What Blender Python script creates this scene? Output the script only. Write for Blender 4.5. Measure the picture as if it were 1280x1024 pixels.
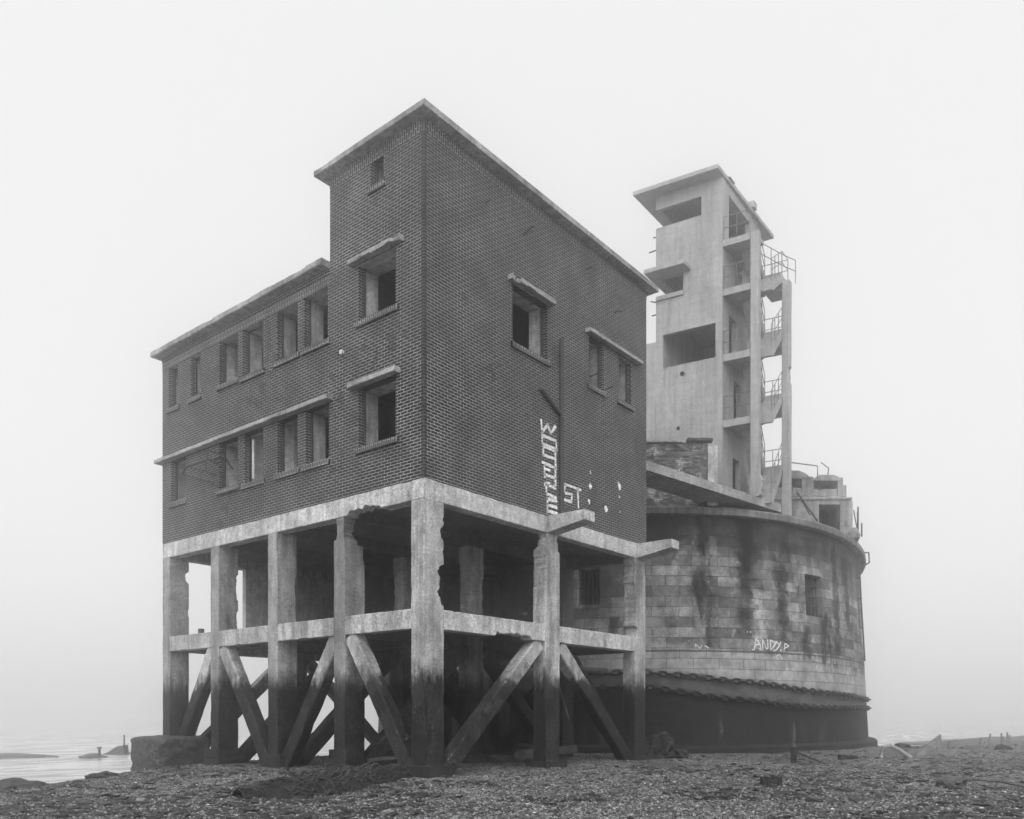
import bpy, bmesh, math, random
import numpy as np
from mathutils import Vector, noise as mnoise
random.seed(7); np.random.seed(7)
S = bpy.context.scene
for o in list(bpy.data.objects): bpy.data.objects.remove(o)
C = S.collection

# ------------------------------------------------------------------ camera, sky, sun, exposure
F, CX, HY, CAMZ = 1032.7, 640.0, 893.0, 1.46      # focal length and horizon of the photo, in its own pixels
CAM = np.array([-13.51, -13.655])
FW = np.array([.7747, .6324]); RT = np.array([.6324, -.7747])
cam = bpy.data.cameras.new('camera'); co = bpy.data.objects.new('camera', cam); C.objects.link(co); S.camera = co
co.location = (CAM[0], CAM[1], CAMZ)
co.rotation_euler = (math.pi/2, 0, math.atan2(-FW[0], FW[1]))
cam.sensor_width = 36; cam.lens = 36*F/1280; cam.shift_y = (HY-512)/1280; cam.clip_end = 2000; cam.clip_start = .1

SUN_EL = math.radians(50)
sdir = Vector((-FW[0]*.97 - RT[0]*.1, -FW[1]*.97 - RT[1]*.1, 0)).normalized()
sdir = Vector((sdir.x*math.cos(SUN_EL), sdir.y*math.cos(SUN_EL), math.sin(SUN_EL)))
W = bpy.data.worlds.new('World'); S.world = W; W.use_nodes = True
nt = W.node_tree; nt.nodes.clear()
out = nt.nodes.new('ShaderNodeOutputWorld'); bg = nt.nodes.new('ShaderNodeBackground')
sky = nt.nodes.new('ShaderNodeTexSky'); sky.sky_type = 'NISHITA'; sky.sun_disc = False
sky.sun_elevation = SUN_EL; sky.sun_rotation = math.atan2(sdir.x, sdir.y); sky.dust_density = 6; sky.air_density = 1.5
bw = nt.nodes.new('ShaderNodeRGBToBW'); mx = nt.nodes.new('ShaderNodeMix'); mx.data_type = 'RGBA'
mx.inputs[0].default_value = .9
nt.links.new(sky.outputs[0], bw.inputs[0]); nt.links.new(bw.outputs[0], mx.inputs[6])
mx.inputs[7].default_value = (4.0, 4.0, 4.0, 1)      # grey of the overcast
nt.links.new(mx.outputs[2], bg.inputs[0]); bg.inputs[1].default_value = .1
nt.links.new(bg.outputs[0], out.inputs[0])
sl = bpy.data.lights.new('sun', 'SUN'); sl.energy = 2.1; sl.angle = math.radians(115); sl.color = (1, 1, 1)
so = bpy.data.objects.new('sun', sl); C.objects.link(so); so.rotation_euler = sdir.to_track_quat('Z', 'Y').to_euler()
so.location = (0, -20, 40)
S.view_settings.view_transform = 'Standard'; S.view_settings.look = 'None'; S.view_settings.gamma = 1
S.view_settings.exposure = 1.24
S.cycles.volume_bounces = 8; S.cycles.max_bounces = 9; S.cycles.diffuse_bounces = 3; S.cycles.use_denoising = True
S.cycles.use_adaptive_sampling = True

# ------------------------------------------------------------------ coordinates
def cw(X, d, z=0.):                      # metres right of / in front of the camera -> world
    p = CAM + d*FW + X*RT
    return (float(p[0]), float(p[1]), float(z))
def onz(px, py, z=0.):                   # where the sight line of a photo pixel meets height z
    d = (CAMZ-z)*F/(py-HY); return cw((px-CX)/F*d, d, z)
def atd(px, py, d): return cw((px-CX)/F*d, d, CAMZ-(py-HY)/F*d)
def onv(px, py, V=0.):                   # ... meets the wall plane y = V
    q = FW + (px-CX)/F*RT; d = (V-CAM[1])/q[1]
    return (float(CAM[0]+d*q[0]), V, float(CAMZ-(py-HY)/F*d))

# ------------------------------------------------------------------ node helpers
class NT:
    def __init__(s, name):
        s.m = bpy.data.materials.new(name); s.m.use_nodes = True; s.t = s.m.node_tree
        s.b = s.t.nodes['Principled BSDF']; s.b.inputs['Roughness'].default_value = .9
        s.b.inputs['Specular IOR Level'].default_value = .25
        s.geo = s.t.nodes.new('ShaderNodeNewGeometry')
        s.sep = s.t.nodes.new('ShaderNodeSeparateXYZ'); s.l(s.geo.outputs['Position'], s.sep.inputs[0])
    def n(s, k): return s.t.nodes.new('ShaderNode'+k)
    def l(s, a, b): s.t.links.new(a, b)
    def put(s, v, sock):
        if hasattr(v, 'is_linked') or hasattr(v, 'links'): s.l(v, sock)
        else: sock.default_value = v
    def math(s, op, a, b=0., c=None, clamp=False):
        n = s.n('Math'); n.operation = op; n.use_clamp = clamp
        s.put(a, n.inputs[0]); s.put(b, n.inputs[1])
        if c is not None: s.put(c, n.inputs[2])
        return n.outputs[0]
    def scale(s, v, sc):
        n = s.n('VectorMath'); n.operation = 'MULTIPLY'; s.l(v, n.inputs[0]); n.inputs[1].default_value = sc; return n.outputs[0]
    def noise(s, sc, det=4, rough=.55, vec=None, dist=0.):
        n = s.n('TexNoise'); n.inputs['Scale'].default_value = sc; n.inputs['Detail'].default_value = det
        n.inputs['Roughness'].default_value = rough; n.inputs['Distortion'].default_value = dist
        s.l(vec if vec is not None else s.geo.outputs['Position'], n.inputs['Vector']); return n.outputs[0]
    def ramp(s, v, a, b, lo=0., hi=1.):       # smooth map of v from [a,b] to [lo,hi]
        n = s.n('MapRange'); n.interpolation_type = 'SMOOTHSTEP'; s.put(v, n.inputs[0])
        for i, q in enumerate((a, b, lo, hi)): s.put(q, n.inputs[i+1])
        return n.outputs[0]
    def mix(s, f, a, b):                      # scalar mix
        n = s.n('Mix'); s.put(f, n.inputs[0]); s.put(a, n.inputs[2]); s.put(b, n.inputs[3]); return n.outputs[0]
    def done(s, val, bump=None, strength=.5, dist=.02, rough=None):
        cmb = s.n('CombineColor'); [s.put(val, cmb.inputs[i]) for i in range(3)]
        s.l(cmb.outputs[0], s.b.inputs['Base Color'])
        if bump is not None:
            bn = s.n('Bump'); bn.inputs['Strength'].default_value = strength; bn.inputs['Distance'].default_value = dist
            s.put(bump, bn.inputs['Height']); s.l(bn.outputs[0], s.b.inputs['Normal'])
        if rough is not None: s.put(rough, s.b.inputs['Roughness'])
        return s.m
    def brick(s, vec, w, h, mort, c1, c2, cm, off=.5, bias=0., smooth=.1):
        n = s.n('TexBrick'); s.l(vec, n.inputs['Vector']); n.offset = off
        for k, v in (('Color1', (c1,)*3+(1,)), ('Color2', (c2,)*3+(1,)), ('Mortar', (cm,)*3+(1,))): n.inputs[k].default_value = v
        n.inputs['Scale'].default_value = 1; n.inputs['Mortar Size'].default_value = mort; n.inputs['Mortar Smooth'].default_value = smooth
        n.inputs['Bias'].default_value = bias; n.inputs['Brick Width'].default_value = w; n.inputs['Row Height'].default_value = h
        bwn = s.n('RGBToBW'); s.l(n.outputs[0], bwn.inputs[0]); return bwn.outputs[0], n.outputs[1]

def wallvec(N, swap=False, along=(1., 1.)):
    c = N.n('CombineXYZ'); a = N.math('ADD', N.math('MULTIPLY', N.sep.outputs[0], along[0]), N.math('MULTIPLY', N.sep.outputs[1], along[1]))
    b = N.sep.outputs[2]
    if swap: a, b = b, a
    N.l(a, c.inputs[0]); N.l(b, c.inputs[1]); return c.outputs[0]

def mat_concrete(name, base=.42, tide=None, streak=.5, board=False, fine=.34, mot=1.):
    N = NT(name)
    mott = N.noise(.8, 8, .66); spk = N.mix(.45, N.noise(20, 3, .7), N.noise(62, 2, .6)); mid = N.noise(5, 7, .72)
    st = N.noise(1, 5, .6, N.scale(N.geo.outputs['Position'], (5, 5, .45)))
    v = N.math('MULTIPLY', base, N.ramp(mott, .34, .66, 1-.34*mot, 1+.16*mot))
    v = N.math('MULTIPLY', v, N.ramp(mid, .36, .62, 1-.24*mot, 1+.1*mot))
    v = N.math('MULTIPLY', v, N.ramp(spk, .38, .62, 1-fine, 1+fine*.6))
    v = N.math('MULTIPLY', v, N.ramp(st, .34, .6, 1-streak, 1.06))
    pit = N.math('MULTIPLY', N.ramp(N.noise(11, 3, .6), .27, .33, .3, 1.), N.ramp(N.noise(3.1, 4, .7), .27, .32, .45, 1.))
    v = N.math('MULTIPLY', v, pit)
    if board:
        w = N.n('TexWave'); w.bands_direction = 'Z'; w.inputs['Scale'].default_value = .9; w.inputs['Distortion'].default_value = 1.5
        w.inputs['Detail'].default_value = 4; N.l(N.geo.outputs['Position'], w.inputs['Vector'])
        v = N.math('MULTIPLY', v, N.ramp(w.outputs[1], 0., .5, .96, 1.01))
    if tide:
        zz = N.math('ADD', N.sep.outputs[2], N.math('MULTIPLY', N.math('SUBTRACT', N.mix(.5, N.noise(1.6, 7, .75), N.noise(1, 5, .7, N.scale(N.geo.outputs['Position'], (9, 9, .8)))), .5), 2.2))
        tm = N.ramp(zz, tide[0], tide[1])
        wd = N.math('MULTIPLY', tide[2], N.math('MULTIPLY', N.ramp(N.noise(9, 7, .75), .38, .62, .2, 2.2), N.ramp(N.noise(1.7, 6, .7), .36, .62, .5, 1.7)))
        vr = N.n('TexVoronoi'); vr.inputs['Scale'].default_value = 14; N.l(N.geo.outputs['Position'], vr.inputs['Vector'])
        barn = N.math('MULTIPLY', N.ramp(vr.outputs[0], .12, .20, .22, 0.), N.ramp(N.noise(2.2, 5, .7), .5, .6))
        v = N.mix(tm, N.math('ADD', wd, barn), v)
    return N.done(v, N.math('ADD', N.math('MULTIPLY', spk, .5), N.math('ADD', mid, pit)), .45, .03)

def mat_brick(name, swap=False, p_lo=.98, c1=.001, c2=.020, cm=.31, white=0., along=(1., 1.)):
    N = NT(name); vec = wallvec(N, swap, along)
    jit = N.n('VectorMath'); jit.operation = 'ADD'; N.l(vec, jit.inputs[0])
    nn = N.n('TexNoise'); nn.inputs['Scale'].default_value = 9; nn.inputs['Detail'].default_value = 2; N.l(N.geo.outputs['Position'], nn.inputs['Vector'])
    sc = N.n('VectorMath'); sc.operation = 'MULTIPLY_ADD'; N.l(nn.outputs[1], sc.inputs[0]); sc.inputs[1].default_value = (.014,)*3; sc.inputs[2].default_value = (-.007,)*3
    N.l(sc.outputs[0], jit.inputs[1])
    col, fac = N.brick(jit.outputs[0], .225 if not swap else .24, .075, .0078, c1, c2, cm, bias=-.35)
    patch = N.noise(.55, 6, .65); p2 = N.noise(3.2, 5, .7)
    # worn joints: in places the mortar is washed out and dark
    lost = N.math('MULTIPLY', fac, N.ramp(N.math('ADD', patch, N.math('MULTIPLY', p2, .8)), p_lo, p_lo+.10, 0., .7))
    if not white: lost = N.math('MAXIMUM', lost, N.math('MULTIPLY', fac, N.ramp(N.math('ABSOLUTE', N.math('ADD', N.sep.outputs[0], N.sep.outputs[1])), .07, .13, .7, 0.)))
    v = N.mix(lost, col, .05)
    v = N.math('MULTIPLY', v, N.ramp(N.noise(1.1, 7, .68), .32, .68, .66, 1.3))
    # bright salts on some bricks and joints
    v = N.math('ADD', v, N.math('MULTIPLY', N.math('MULTIPLY', fac, N.ramp(N.noise(2.6, 5, .7), .58, .75)), .18))
    st = N.noise(1, 5, .6, N.scale(N.geo.outputs['Position'], (2.2, 2.2, .3)))
    v = N.math('MULTIPLY', v, N.ramp(st, .3, .55, .85, 1.03))
    if white:
        wm = N.math('MULTIPLY', N.ramp(N.noise(2.2, 6, .75), .52, .66), N.math('SUBTRACT', 1., fac))
        v = N.mix(N.math('MULTIPLY', wm, N.ramp(N.noise(22, 3, .6), .35, .55)), v, white)
    spk = N.noise(60, 2, .6)
    v = N.math('MULTIPLY', v, N.ramp(spk, .3, .7, .82, 1.18))
    return N.done(v, N.math('ADD', N.math('MULTIPLY', fac, -1.), N.math('MULTIPLY', spk, .25)), .6, .012)

def mat_stone(stains):
    N = NT('granite_ashlar')
    uv = N.n('UVMap'); uv.uv_map = 'UVMap'; uv2 = N.n('UVMap'); uv2.uv_map = 'weed'
    us = N.n('SeparateXYZ'); N.l(uv.outputs[0], us.inputs[0])
    ws = N.n('SeparateXYZ'); N.l(uv2.outputs[0], ws.inputs[0])
    wob = N.n('VectorMath'); wob.operation = 'ADD'; N.l(uv.outputs[0], wob.inputs[0])
    wn = N.n('TexNoise'); wn.inputs['Scale'].default_value = 1.6; N.l(N.geo.outputs['Position'], wn.inputs['Vector'])
    ws2 = N.n('VectorMath'); ws2.operation = 'MULTIPLY_ADD'; N.l(wn.outputs[1], ws2.inputs[0]); ws2.inputs[1].default_value = (.12, .025, 0); ws2.inputs[2].default_value = (-.06, -.0125, 0)
    N.l(ws2.outputs[0], wob.inputs[1])
    col, fac = N.brick(wob.outputs[0], 1.05, .40, 0.009, .095, .25, .02, bias=-.1, smooth=.3)
    big = N.noise(.42, 7, .66); mid = N.noise(2.6, 7, .7); spk = N.noise(36, 3, .7)
    v = N.math('MULTIPLY', col, N.ramp(big, .36, .62, .72, 1.22))
    v = N.math('MULTIPLY', v, N.ramp(mid, .38, .62, .66, 1.2))
    v = N.math('MULTIPLY', v, N.ramp(spk, .38, .62, .66, 1.28))
    # dark run-off below leaking joints: short broken streaks, ragged at the edges
    sv = N.n('CombineXYZ'); N.l(N.math('ADD', N.math('MULTIPLY', us.outputs[0], 1.1), N.math('MULTIPLY', N.noise(3.5, 6, .7), .25)), sv.inputs[0]); N.l(N.math('MULTIPLY', us.outputs[1], .20), sv.inputs[1])
    st = N.noise(.8, 6, .68, sv.outputs[0], .25)
    rag = N.math('ADD', st, N.math('MULTIPLY', N.math('SUBTRACT', N.noise(2.4, 7, .75), .5), .24))
    v = N.math('MULTIPLY', v, N.ramp(rag, .37, .46, .25, 1.))
    leak = N.noise(1.05, 5, .7, None, .6)
    v = N.math('MULTIPLY', v, N.ramp(leak, .65, .71, 1., .3))
    lime = N.math('MULTIPLY', N.ramp(N.noise(.8, 7, .72), .56, .66), .16)
    v = N.math('ADD', v, lime)
    for u0, w_, zt, zb in stains:          # long wet runs below leaking joints
        off = N.math('ADD', N.math('ABSOLUTE', N.math('SUBTRACT', us.outputs[0], u0)), N.math('MULTIPLY', N.math('SUBTRACT', N.mix(.5, N.noise(1.3, 6, .7), N.noise(5, 5, .7)), .5), 2.2*w_))
        mk = N.math('MULTIPLY', N.ramp(off, w_*.25, w_, 1., 0.), N.math('MULTIPLY', N.ramp(us.outputs[1], zb-.2, zb+1.2), N.ramp(us.outputs[1], zt-.3, zt+.2, 1., 0.)))
        mk = N.math('MULTIPLY', mk, N.ramp(N.noise(1.7, 6, .7), .3, .55, .35, 1.))
        v = N.math('MULTIPLY', v, N.math('SUBTRACT', 1., N.math('MULTIPLY', mk, .82)))
    # soot-black band under the coping, run-off of uneven length
    top = N.math('SUBTRACT', us.outputs[1], N.math('MULTIPLY', N.math('SUBTRACT', N.noise(.9, 6, .65, sv.outputs[0]), .5), 2.6))
    v = N.math('MULTIPLY', v, N.ramp(top, 6.9, 8.5, 1., .24))
    # paler washed courses just above the weed line, black weed below it
    wl = N.math('ADD', ws.outputs[1], N.math('MULTIPLY', N.math('SUBTRACT', N.noise(2.2, 6, .7), .5), .5))
    pale = N.math('MULTIPLY', N.ramp(ws.outputs[1], .0, .25), N.ramp(ws.outputs[1], 1.05, 1.3, 1., 0.))
    v = N.mix(N.math('MULTIPLY', pale, .55), v, N.math('MULTIPLY', .36, N.ramp(mid, .3, .7, .6, 1.15)))
    led = N.math('MULTIPLY', N.ramp(us.outputs[1], 3.84, 3.87), N.ramp(us.outputs[1], 3.90, 3.94, 1., 0.))
    v = N.mix(N.math('MAXIMUM', N.math('MULTIPLY', fac, .95), N.math('MULTIPLY', led, .8)), v, .02)
    vr = N.n('TexVoronoi'); vr.inputs['Scale'].default_value = 7; N.l(N.geo.outputs['Position'], vr.inputs['Vector'])
    barn = N.math('MULTIPLY', N.ramp(vr.outputs[0], .08, .14, .14, 0.), N.ramp(N.noise(1.3, 5, .6), .55, .66))
    weed = N.math('ADD', N.math('MULTIPLY', .012, N.ramp(N.noise(5, 7, .7), .3, .7, .35, 1.8)), barn)
    weed = N.math('ADD', weed, N.math('MULTIPLY', .05, N.math('MULTIPLY', N.ramp(N.noise(.9, 5, .6, sv.outputs[0]), .56, .66), N.ramp(us.outputs[1], 1.7, .6))))
    band = N.math('MULTIPLY', .075, N.ramp(mid, .3, .7, .5, 1.4))
    v = N.mix(N.ramp(wl, -.12, .06), band, v)
    v = N.mix(N.ramp(wl, -.72, -.52), weed, v)
    bh = N.math('ADD', N.math('MULTIPLY', fac, -1.), N.math('ADD', N.math('MULTIPLY', spk, .3), N.math('MULTIPLY', mid, .9)))
    return N.done(v, bh, .6, .03)

def mat_plain(name, base, fine=.3, sc=24, rough=.85, metal=0., big=.25):
    N = NT(name); a = N.noise(sc, 5, .65); b = N.noise(2.2, 5, .6)
    v = N.math('MULTIPLY', base, N.ramp(a, .3, .7, 1-fine, 1+fine)); v = N.math('MULTIPLY', v, N.ramp(b, .3, .7, 1-big, 1+big))
    m = N.done(v, a, .5, .02, rough); N.b.inputs['Metallic'].default_value = metal; return m

def mat_weedy(name, base=.03, barn=.16):
    N = NT(name); a = N.noise(7, 8, .75); b = N.noise(30, 4, .7)
    v = N.math('MULTIPLY', base, N.math('MULTIPLY', N.ramp(a, .3, .7, .35, 1.9), N.ramp(b, .3, .7, .6, 1.5)))
    vr = N.n('TexVoronoi'); vr.inputs['Scale'].default_value = 18; N.l(N.geo.outputs['Position'], vr.inputs['Vector'])
    v = N.math('ADD', v, N.math('MULTIPLY', N.ramp(vr.outputs[0], .08, .13, barn, 0.), N.ramp(N.noise(2, 3, .6), .56, .66)))
    return N.done(v, N.math('ADD', a, N.math('MULTIPLY', b, .4)), .9, .06, .75)

def mat_beach():
    N = NT('shingle_and_mud')
    big = N.noise(.28, 6, .62); mid = N.noise(1.7, 7, .7); fin = N.noise(13, 5, .75)
    v1 = N.n('TexVoronoi'); v1.inputs['Scale'].default_value = 17; N.l(N.geo.outputs['Position'], v1.inputs['Vector'])
    v2 = N.n('TexVoronoi'); v2.inputs['Scale'].default_value = 46; N.l(N.geo.outputs['Position'], v2.inputs['Vector'])
    g1 = N.n('RGBToBW'); N.l(v1.outputs[1], g1.inputs[0]); g2 = N.n('RGBToBW'); N.l(v2.outputs[1], g2.inputs[0])
    v = N.math('MULTIPLY', .12, N.ramp(g1.outputs[0], .15, .85, .4, 1.7))
    v = N.math('MULTIPLY', v, N.ramp(g2.outputs[0], .1, .9, .4, 1.75))
    v = N.math('MULTIPLY', v, N.ramp(fin, .3, .7, .55, 1.4))
    v = N.math('MULTIPLY', v, N.ramp(mid, .36, .6, .42, 1.18))
    v = N.math('MULTIPLY', v, N.ramp(big, .38, .6, .62, 1.12))
    wet = N.ramp(N.sep.outputs[2], -.75, -.1, .4, 1.)
    v = N.math('MULTIPLY', v, wet)
    h = N.math('ADD', N.math('ADD', N.math('MULTIPLY', v1.outputs[0], 1.2), N.math('MULTIPLY', v2.outputs[0], .5)), N.math('MULTIPLY', mid, 1.5))
    return N.done(v, h, .9, .05, N.ramp(mid, .3, .6, .6, .95))

def mat_islandgrey(name, lo, hi, rough=.85, sc=30):
    N = NT(name); r = N.geo.outputs['Random Per Island']
    a = N.noise(sc, 3, .6)
    v = N.math('MULTIPLY', N.math('ADD', lo, N.math('MULTIPLY', N.math('POWER', r, 2.2), hi-lo)), N.ramp(a, .3, .7, .7, 1.25))
    return N.done(v, a, .4, .01, rough)

def mat_paint():
    N = NT('white_paint_on_brick'); col, fac = N.brick(wallvec(N), .225, .075, .0068, 1., 1., 0.)
    v = N.math('MULTIPLY', N.ramp(N.noise(17, 5, .7), .34, .5, .30, .78), N.math('SUBTRACT', 1., N.math('MULTIPLY', fac, .35)))
    return N.done(v, fac, .4, .01)
def mat_sea():
    N = NT('sea_water'); vec = N.scale(N.geo.outputs['Position'], (1, 1, 1))
    # ripples lie across the view from the shore
    mp = N.n('Mapping'); N.l(N.geo.outputs['Position'], mp.inputs[0]); mp.inputs['Rotation'].default_value = (0, 0, .89); mp.inputs['Scale'].default_value = (.28, 1.5, 1)
    a = N.noise(1.0, 6, .62, mp.outputs[0], .3)
    m = N.done(N.ramp(a, .42, .58, .10, .42), a, .45, .12, .2); N.b.inputs['Specular IOR Level'].default_value = .5
    return m

M = dict(
 brick=mat_brick('dark_engineering_brick'), soldier=mat_brick('brick_on_end', True, 1.2, .01, .03, .40),
 hutbrick=mat_brick('limewashed_brick', False, 1.2, .05, .26, .06, .55, (.6324, -.7747)),
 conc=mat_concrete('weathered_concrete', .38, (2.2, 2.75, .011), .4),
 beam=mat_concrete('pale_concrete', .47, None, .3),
 greyconc=mat_concrete('darker_grey_concrete', .27, (2.1, 2.75, .011), .4),  # darker grey tone for legs behind the front row
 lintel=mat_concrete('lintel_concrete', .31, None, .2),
 under=mat_concrete('shade_darkened_concrete', .11, (2.4, 3.4, .014), .3),  # concrete copy with the shade inside and under the building in its colour
 lining=mat_concrete('plastered_concrete', .44, None, .3, fine=.2),
 tower=mat_concrete('board_marked_concrete', .29, None, .17, True, .16, .4),
 coping=mat_concrete('dark_coping_concrete', .17, None, .5),
 roofc=mat_concrete('roof_concrete', .27, None, .4),
 iron=mat_plain('rusty_iron', .045, .4, 30, .75), rail=mat_plain('grey_rail_steel', .10, .3, 30, .7),
 frame=mat_plain('flaking_white_frame', .55, .3, 40), white=mat_paint(), chalk=mat_plain('thin_white_paint', .5, .3, 22, .8, 0, .2),
 weed=mat_weedy('black_weed', .016), chain=mat_weedy('chain_iron', .014), rock=mat_weedy('weedy_rock', .018),
 greytimber=mat_plain('grey_timber', .15, .4, 18, .85), timber=mat_plain('wet_timber', .06, .5, 18, .8), wood=mat_plain('driftwood', .20, .4, 18, .85), block=mat_weedy('weedy_concrete', .038), rope=mat_weedy('tarred_rope', .012, 0.), strand=mat_weedy('hemp_strand', .035, 0.),
 beach=mat_beach(), sea=mat_sea(),
 pebble=mat_islandgrey('pebbles', .03, .26), shell=mat_islandgrey('shells', .25, .6), stone_mix=mat_islandgrey('loose_stones', .02, .17), tuft=mat_islandgrey('bladder_weed', .010, .05, .6),
 mud=mat_plain('mud', .07, .3, 3, .6), dark=mat_plain('painted_hole_shade', .012, .2, 5), bright=mat_concrete('boulder_stone', .16, None, .2),
)

# ------------------------------------------------------------------ mesh helpers
class MB:
    def __init__(s): s.v = []; s.f = []; s.uv = None
    def quad(s, a, b, c, d):
        i = len(s.v); s.v += [a, b, c, d]; s.f.append((i, i+1, i+2, i+3))
    def box(s, x0, y0, z0, x1, y1, z1):
        s.prism([(x0, y0), (x1, y0), (x1, y1), (x0, y1)], z0, z1)
    def prism(s, pts, z0, z1):           # pts counter-clockwise in plan
        n = len(pts); i = len(s.v)
        s.v += [(p[0], p[1], z0) for p in pts] + [(p[0], p[1], z1) for p in pts]
        s.f.append(tuple(i+n-1-k for k in range(n))); s.f.append(tuple(i+n+k for k in range(n)))
        for k in range(n): q = (k+1) % n; s.f.append((i+k, i+q, i+n+q, i+n+k))
    def tube(s, pts, r, n=6, closed=False):
        pts = [Vector(p) for p in pts]; m = len(pts); base = len(s.v)
        for k, p in enumerate(pts):
            if closed: t = pts[(k+1) % m]-pts[k-1]
            else: t = pts[min(k+1, m-1)]-pts[max(k-1, 0)]
            t.normalize(); up = Vector((0, 0, 1)) if abs(t.z) < .9 else Vector((1, 0, 0))
            a = t.cross(up).normalized(); b = a.cross(t)
            for j in range(n):
                g = 2*math.pi*j/n; s.v.append(tuple(p+(a*math.cos(g)+b*math.sin(g))*r))
        for k in range(m if closed else m-1):
            q = (k+1) % m
            for j in range(n):
                h = (j+1) % n; s.f.append((base+k*n+j, base+k*n+h, base+q*n+h, base+q*n+j))
        if not closed:
            s.f.append(tuple(base+j for j in range(n))[::-1]); s.f.append(tuple(base+(m-1)*n+j for j in range(n)))
    def bar(s, p0, p1, a, b, wa, wb, step=.18, ch=.018, jit=.006, seed=0, bites=(), taper=1.):
        """a rough-edged concrete bar from p0 to p1; a, b are its side directions, wa, wb its full widths.
        bites = (side, start, end, depth): lumps broken out of one side, start and end in metres along the bar"""
        p0, p1 = Vector(p0), Vector(p1); L = (p1-p0).length; ax = (p1-p0)/L; a = Vector(a).normalized(); b = Vector(b).normalized()
        if a.cross(b).dot(ax) < 0: b, a, wa, wb, bites = a, b, wb, wa, [({'+a': '+b', '-a': '-b', '+b': '+a', '-b': '-a'}[q[0]],)+tuple(q[1:]) for q in bites]
        n = max(2, int(L/step)); base = len(s.v); rnd = random.Random(seed)
        ts = {k/n*L for k in range(n+1)}
        for q in bites:
            k = q[1]
            while k < q[2]: ts.add(min(max(k, 0), L)); k += .055
            ts.add(min(max(q[2], 0), L))
        ts = sorted(ts)
        for t in ts:
            tp = 1+(taper-1)*t/L
            ext = {'+a': wa/2*tp, '-a': wa/2*tp, '+b': wb/2*tp, '-b': wb/2*tp}
            for kk, k in enumerate(ext): ext[k] += jit*1.3*mnoise.noise(Vector((t*1.7, seed*3.1, kk*5.)))+rnd.uniform(-jit, jit)*.25
            for q in bites:
                if q[1] <= t <= q[2]:
                    w = min(1, (t-q[1])/.07, (q[2]-t)/.07) if len(q) < 5 else 1
                    ext[q[0]] -= q[3]*w*(.85+.55*mnoise.noise(Vector((t*5.5, seed*2.3, q[1])))+rnd.uniform(-.1, .1))
            pt = p0+ax*t
            for (sa, sb) in (('+a', '+b'), ('-a', '+b'), ('-a', '-b'), ('+a', '-b')):
                x = ext[sa]*(1 if sa[0] == '+' else -1); y = ext[sb]*(1 if sb[0] == '+' else -1)
                nz = mnoise.noise(Vector((t*2.3+seed*7.1, sa == '+a', (sb == '+b')*3.)))
                c = ch*(.8+rnd.random()*.3)+max(0, nz-.25)*.07
                c = min(c, wa*.3, wb*.3)
                sx, sy = math.copysign(1, x), math.copysign(1, y)
                u1 = pt+a*(x)+b*(y-sy*c); u2 = pt+a*(x-sx*c)+b*(y)
                s.v += [tuple(u1), tuple(u2)] if sx*sy > 0 else [tuple(u2), tuple(u1)]
        for k in range(len(ts)-1):
            for j in range(8):
                h = (j+1) % 8; s.f.append((base+k*8+j, base+k*8+h, base+(k+1)*8+h, base+(k+1)*8+j))
        s.f.append(tuple(base+j for j in range(8))[::-1]); e = base+(len(ts)-1)*8; s.f.append(tuple(e+j for j in range(8)))
    def wall(s, o, ud, nd, L, z0, z1, th, holes, solid=None):
        """wall standing on o along ud, thickness th towards nd, with rectangular holes (a0, a1, za, zb)"""
        o = Vector((o[0], o[1], 0)); ud = Vector((ud[0], ud[1], 0)); nd = Vector((nd[0], nd[1], 0))
        A = sorted({0, L}|{round(min(max(q, 0), L), 4) for h in holes for q in h[:2]}); Z = sorted({z0, z1}|{round(min(max(q, z0), z1), 4) for h in holes for q in h[2:4]})
        def full(i, j):
            if i < 0 or j < 0 or i >= len(A)-1 or j >= len(Z)-1: return False
            a = (A[i]+A[i+1])/2; z = (Z[j]+Z[j+1])/2
            return not any(h[0] < a < h[1] and h[2] < z < h[3] for h in holes)
        P = lambda a, z, t: tuple(o+ud*a+nd*t+Vector((0, 0, z)))
        flip = ud.cross(nd).z < 0      # keep normals outward
        def q(a, b, c, d):
            s.quad(a, b, c, d) if not flip else s.quad(d, c, b, a)
        for i in range(len(A)-1):
            for j in range(len(Z)-1):
                if not full(i, j): continue
                a, b, z, w = A[i], A[i+1], Z[j], Z[j+1]
                q(P(a, z, 0), P(b, z, 0), P(b, w, 0), P(a, w, 0)); q(P(b, z, th), P(a, z, th), P(a, w, th), P(b, w, th))
                if not full(i-1, j): q(P(a, z, th), P(a, z, 0), P(a, w, 0), P(a, w, th))
                if not full(i+1, j): q(P(b, z, 0), P(b, z, th), P(b, w, th), P(b, w, 0))
                if not full(i, j-1): q(P(a, z, th), P(b, z, th), P(b, z, 0), P(a, z, 0))
                if not full(i, j+1): q(P(a, w, 0), P(b, w, 0), P(b, w, th), P(a, w, th))
    def lump(s, c, r, sub=2, amp=.3, fr=1.2, seed=0, flat=None):
        bm = bmesh.new(); bmesh.ops.create_icosphere(bm, subdivisions=sub, radius=1)
        i = len(s.v); off = Vector((seed*3.7, seed*1.3, -seed*2.1))
        for v in bm.verts:
            k = 1+amp*mnoise.fractal(v.co*fr+off, 1., 2., 4)
            p = [v.co[q]*k*r[q] for q in range(3)]
            if flat is not None and p[2] < -flat: p[2] = -flat
            s.v.append((c[0]+p[0], c[1]+p[1], c[2]+p[2]))
        for f in bm.faces: s.f.append(tuple(i+v.index for v in f.verts))
        bm.free()
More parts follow.
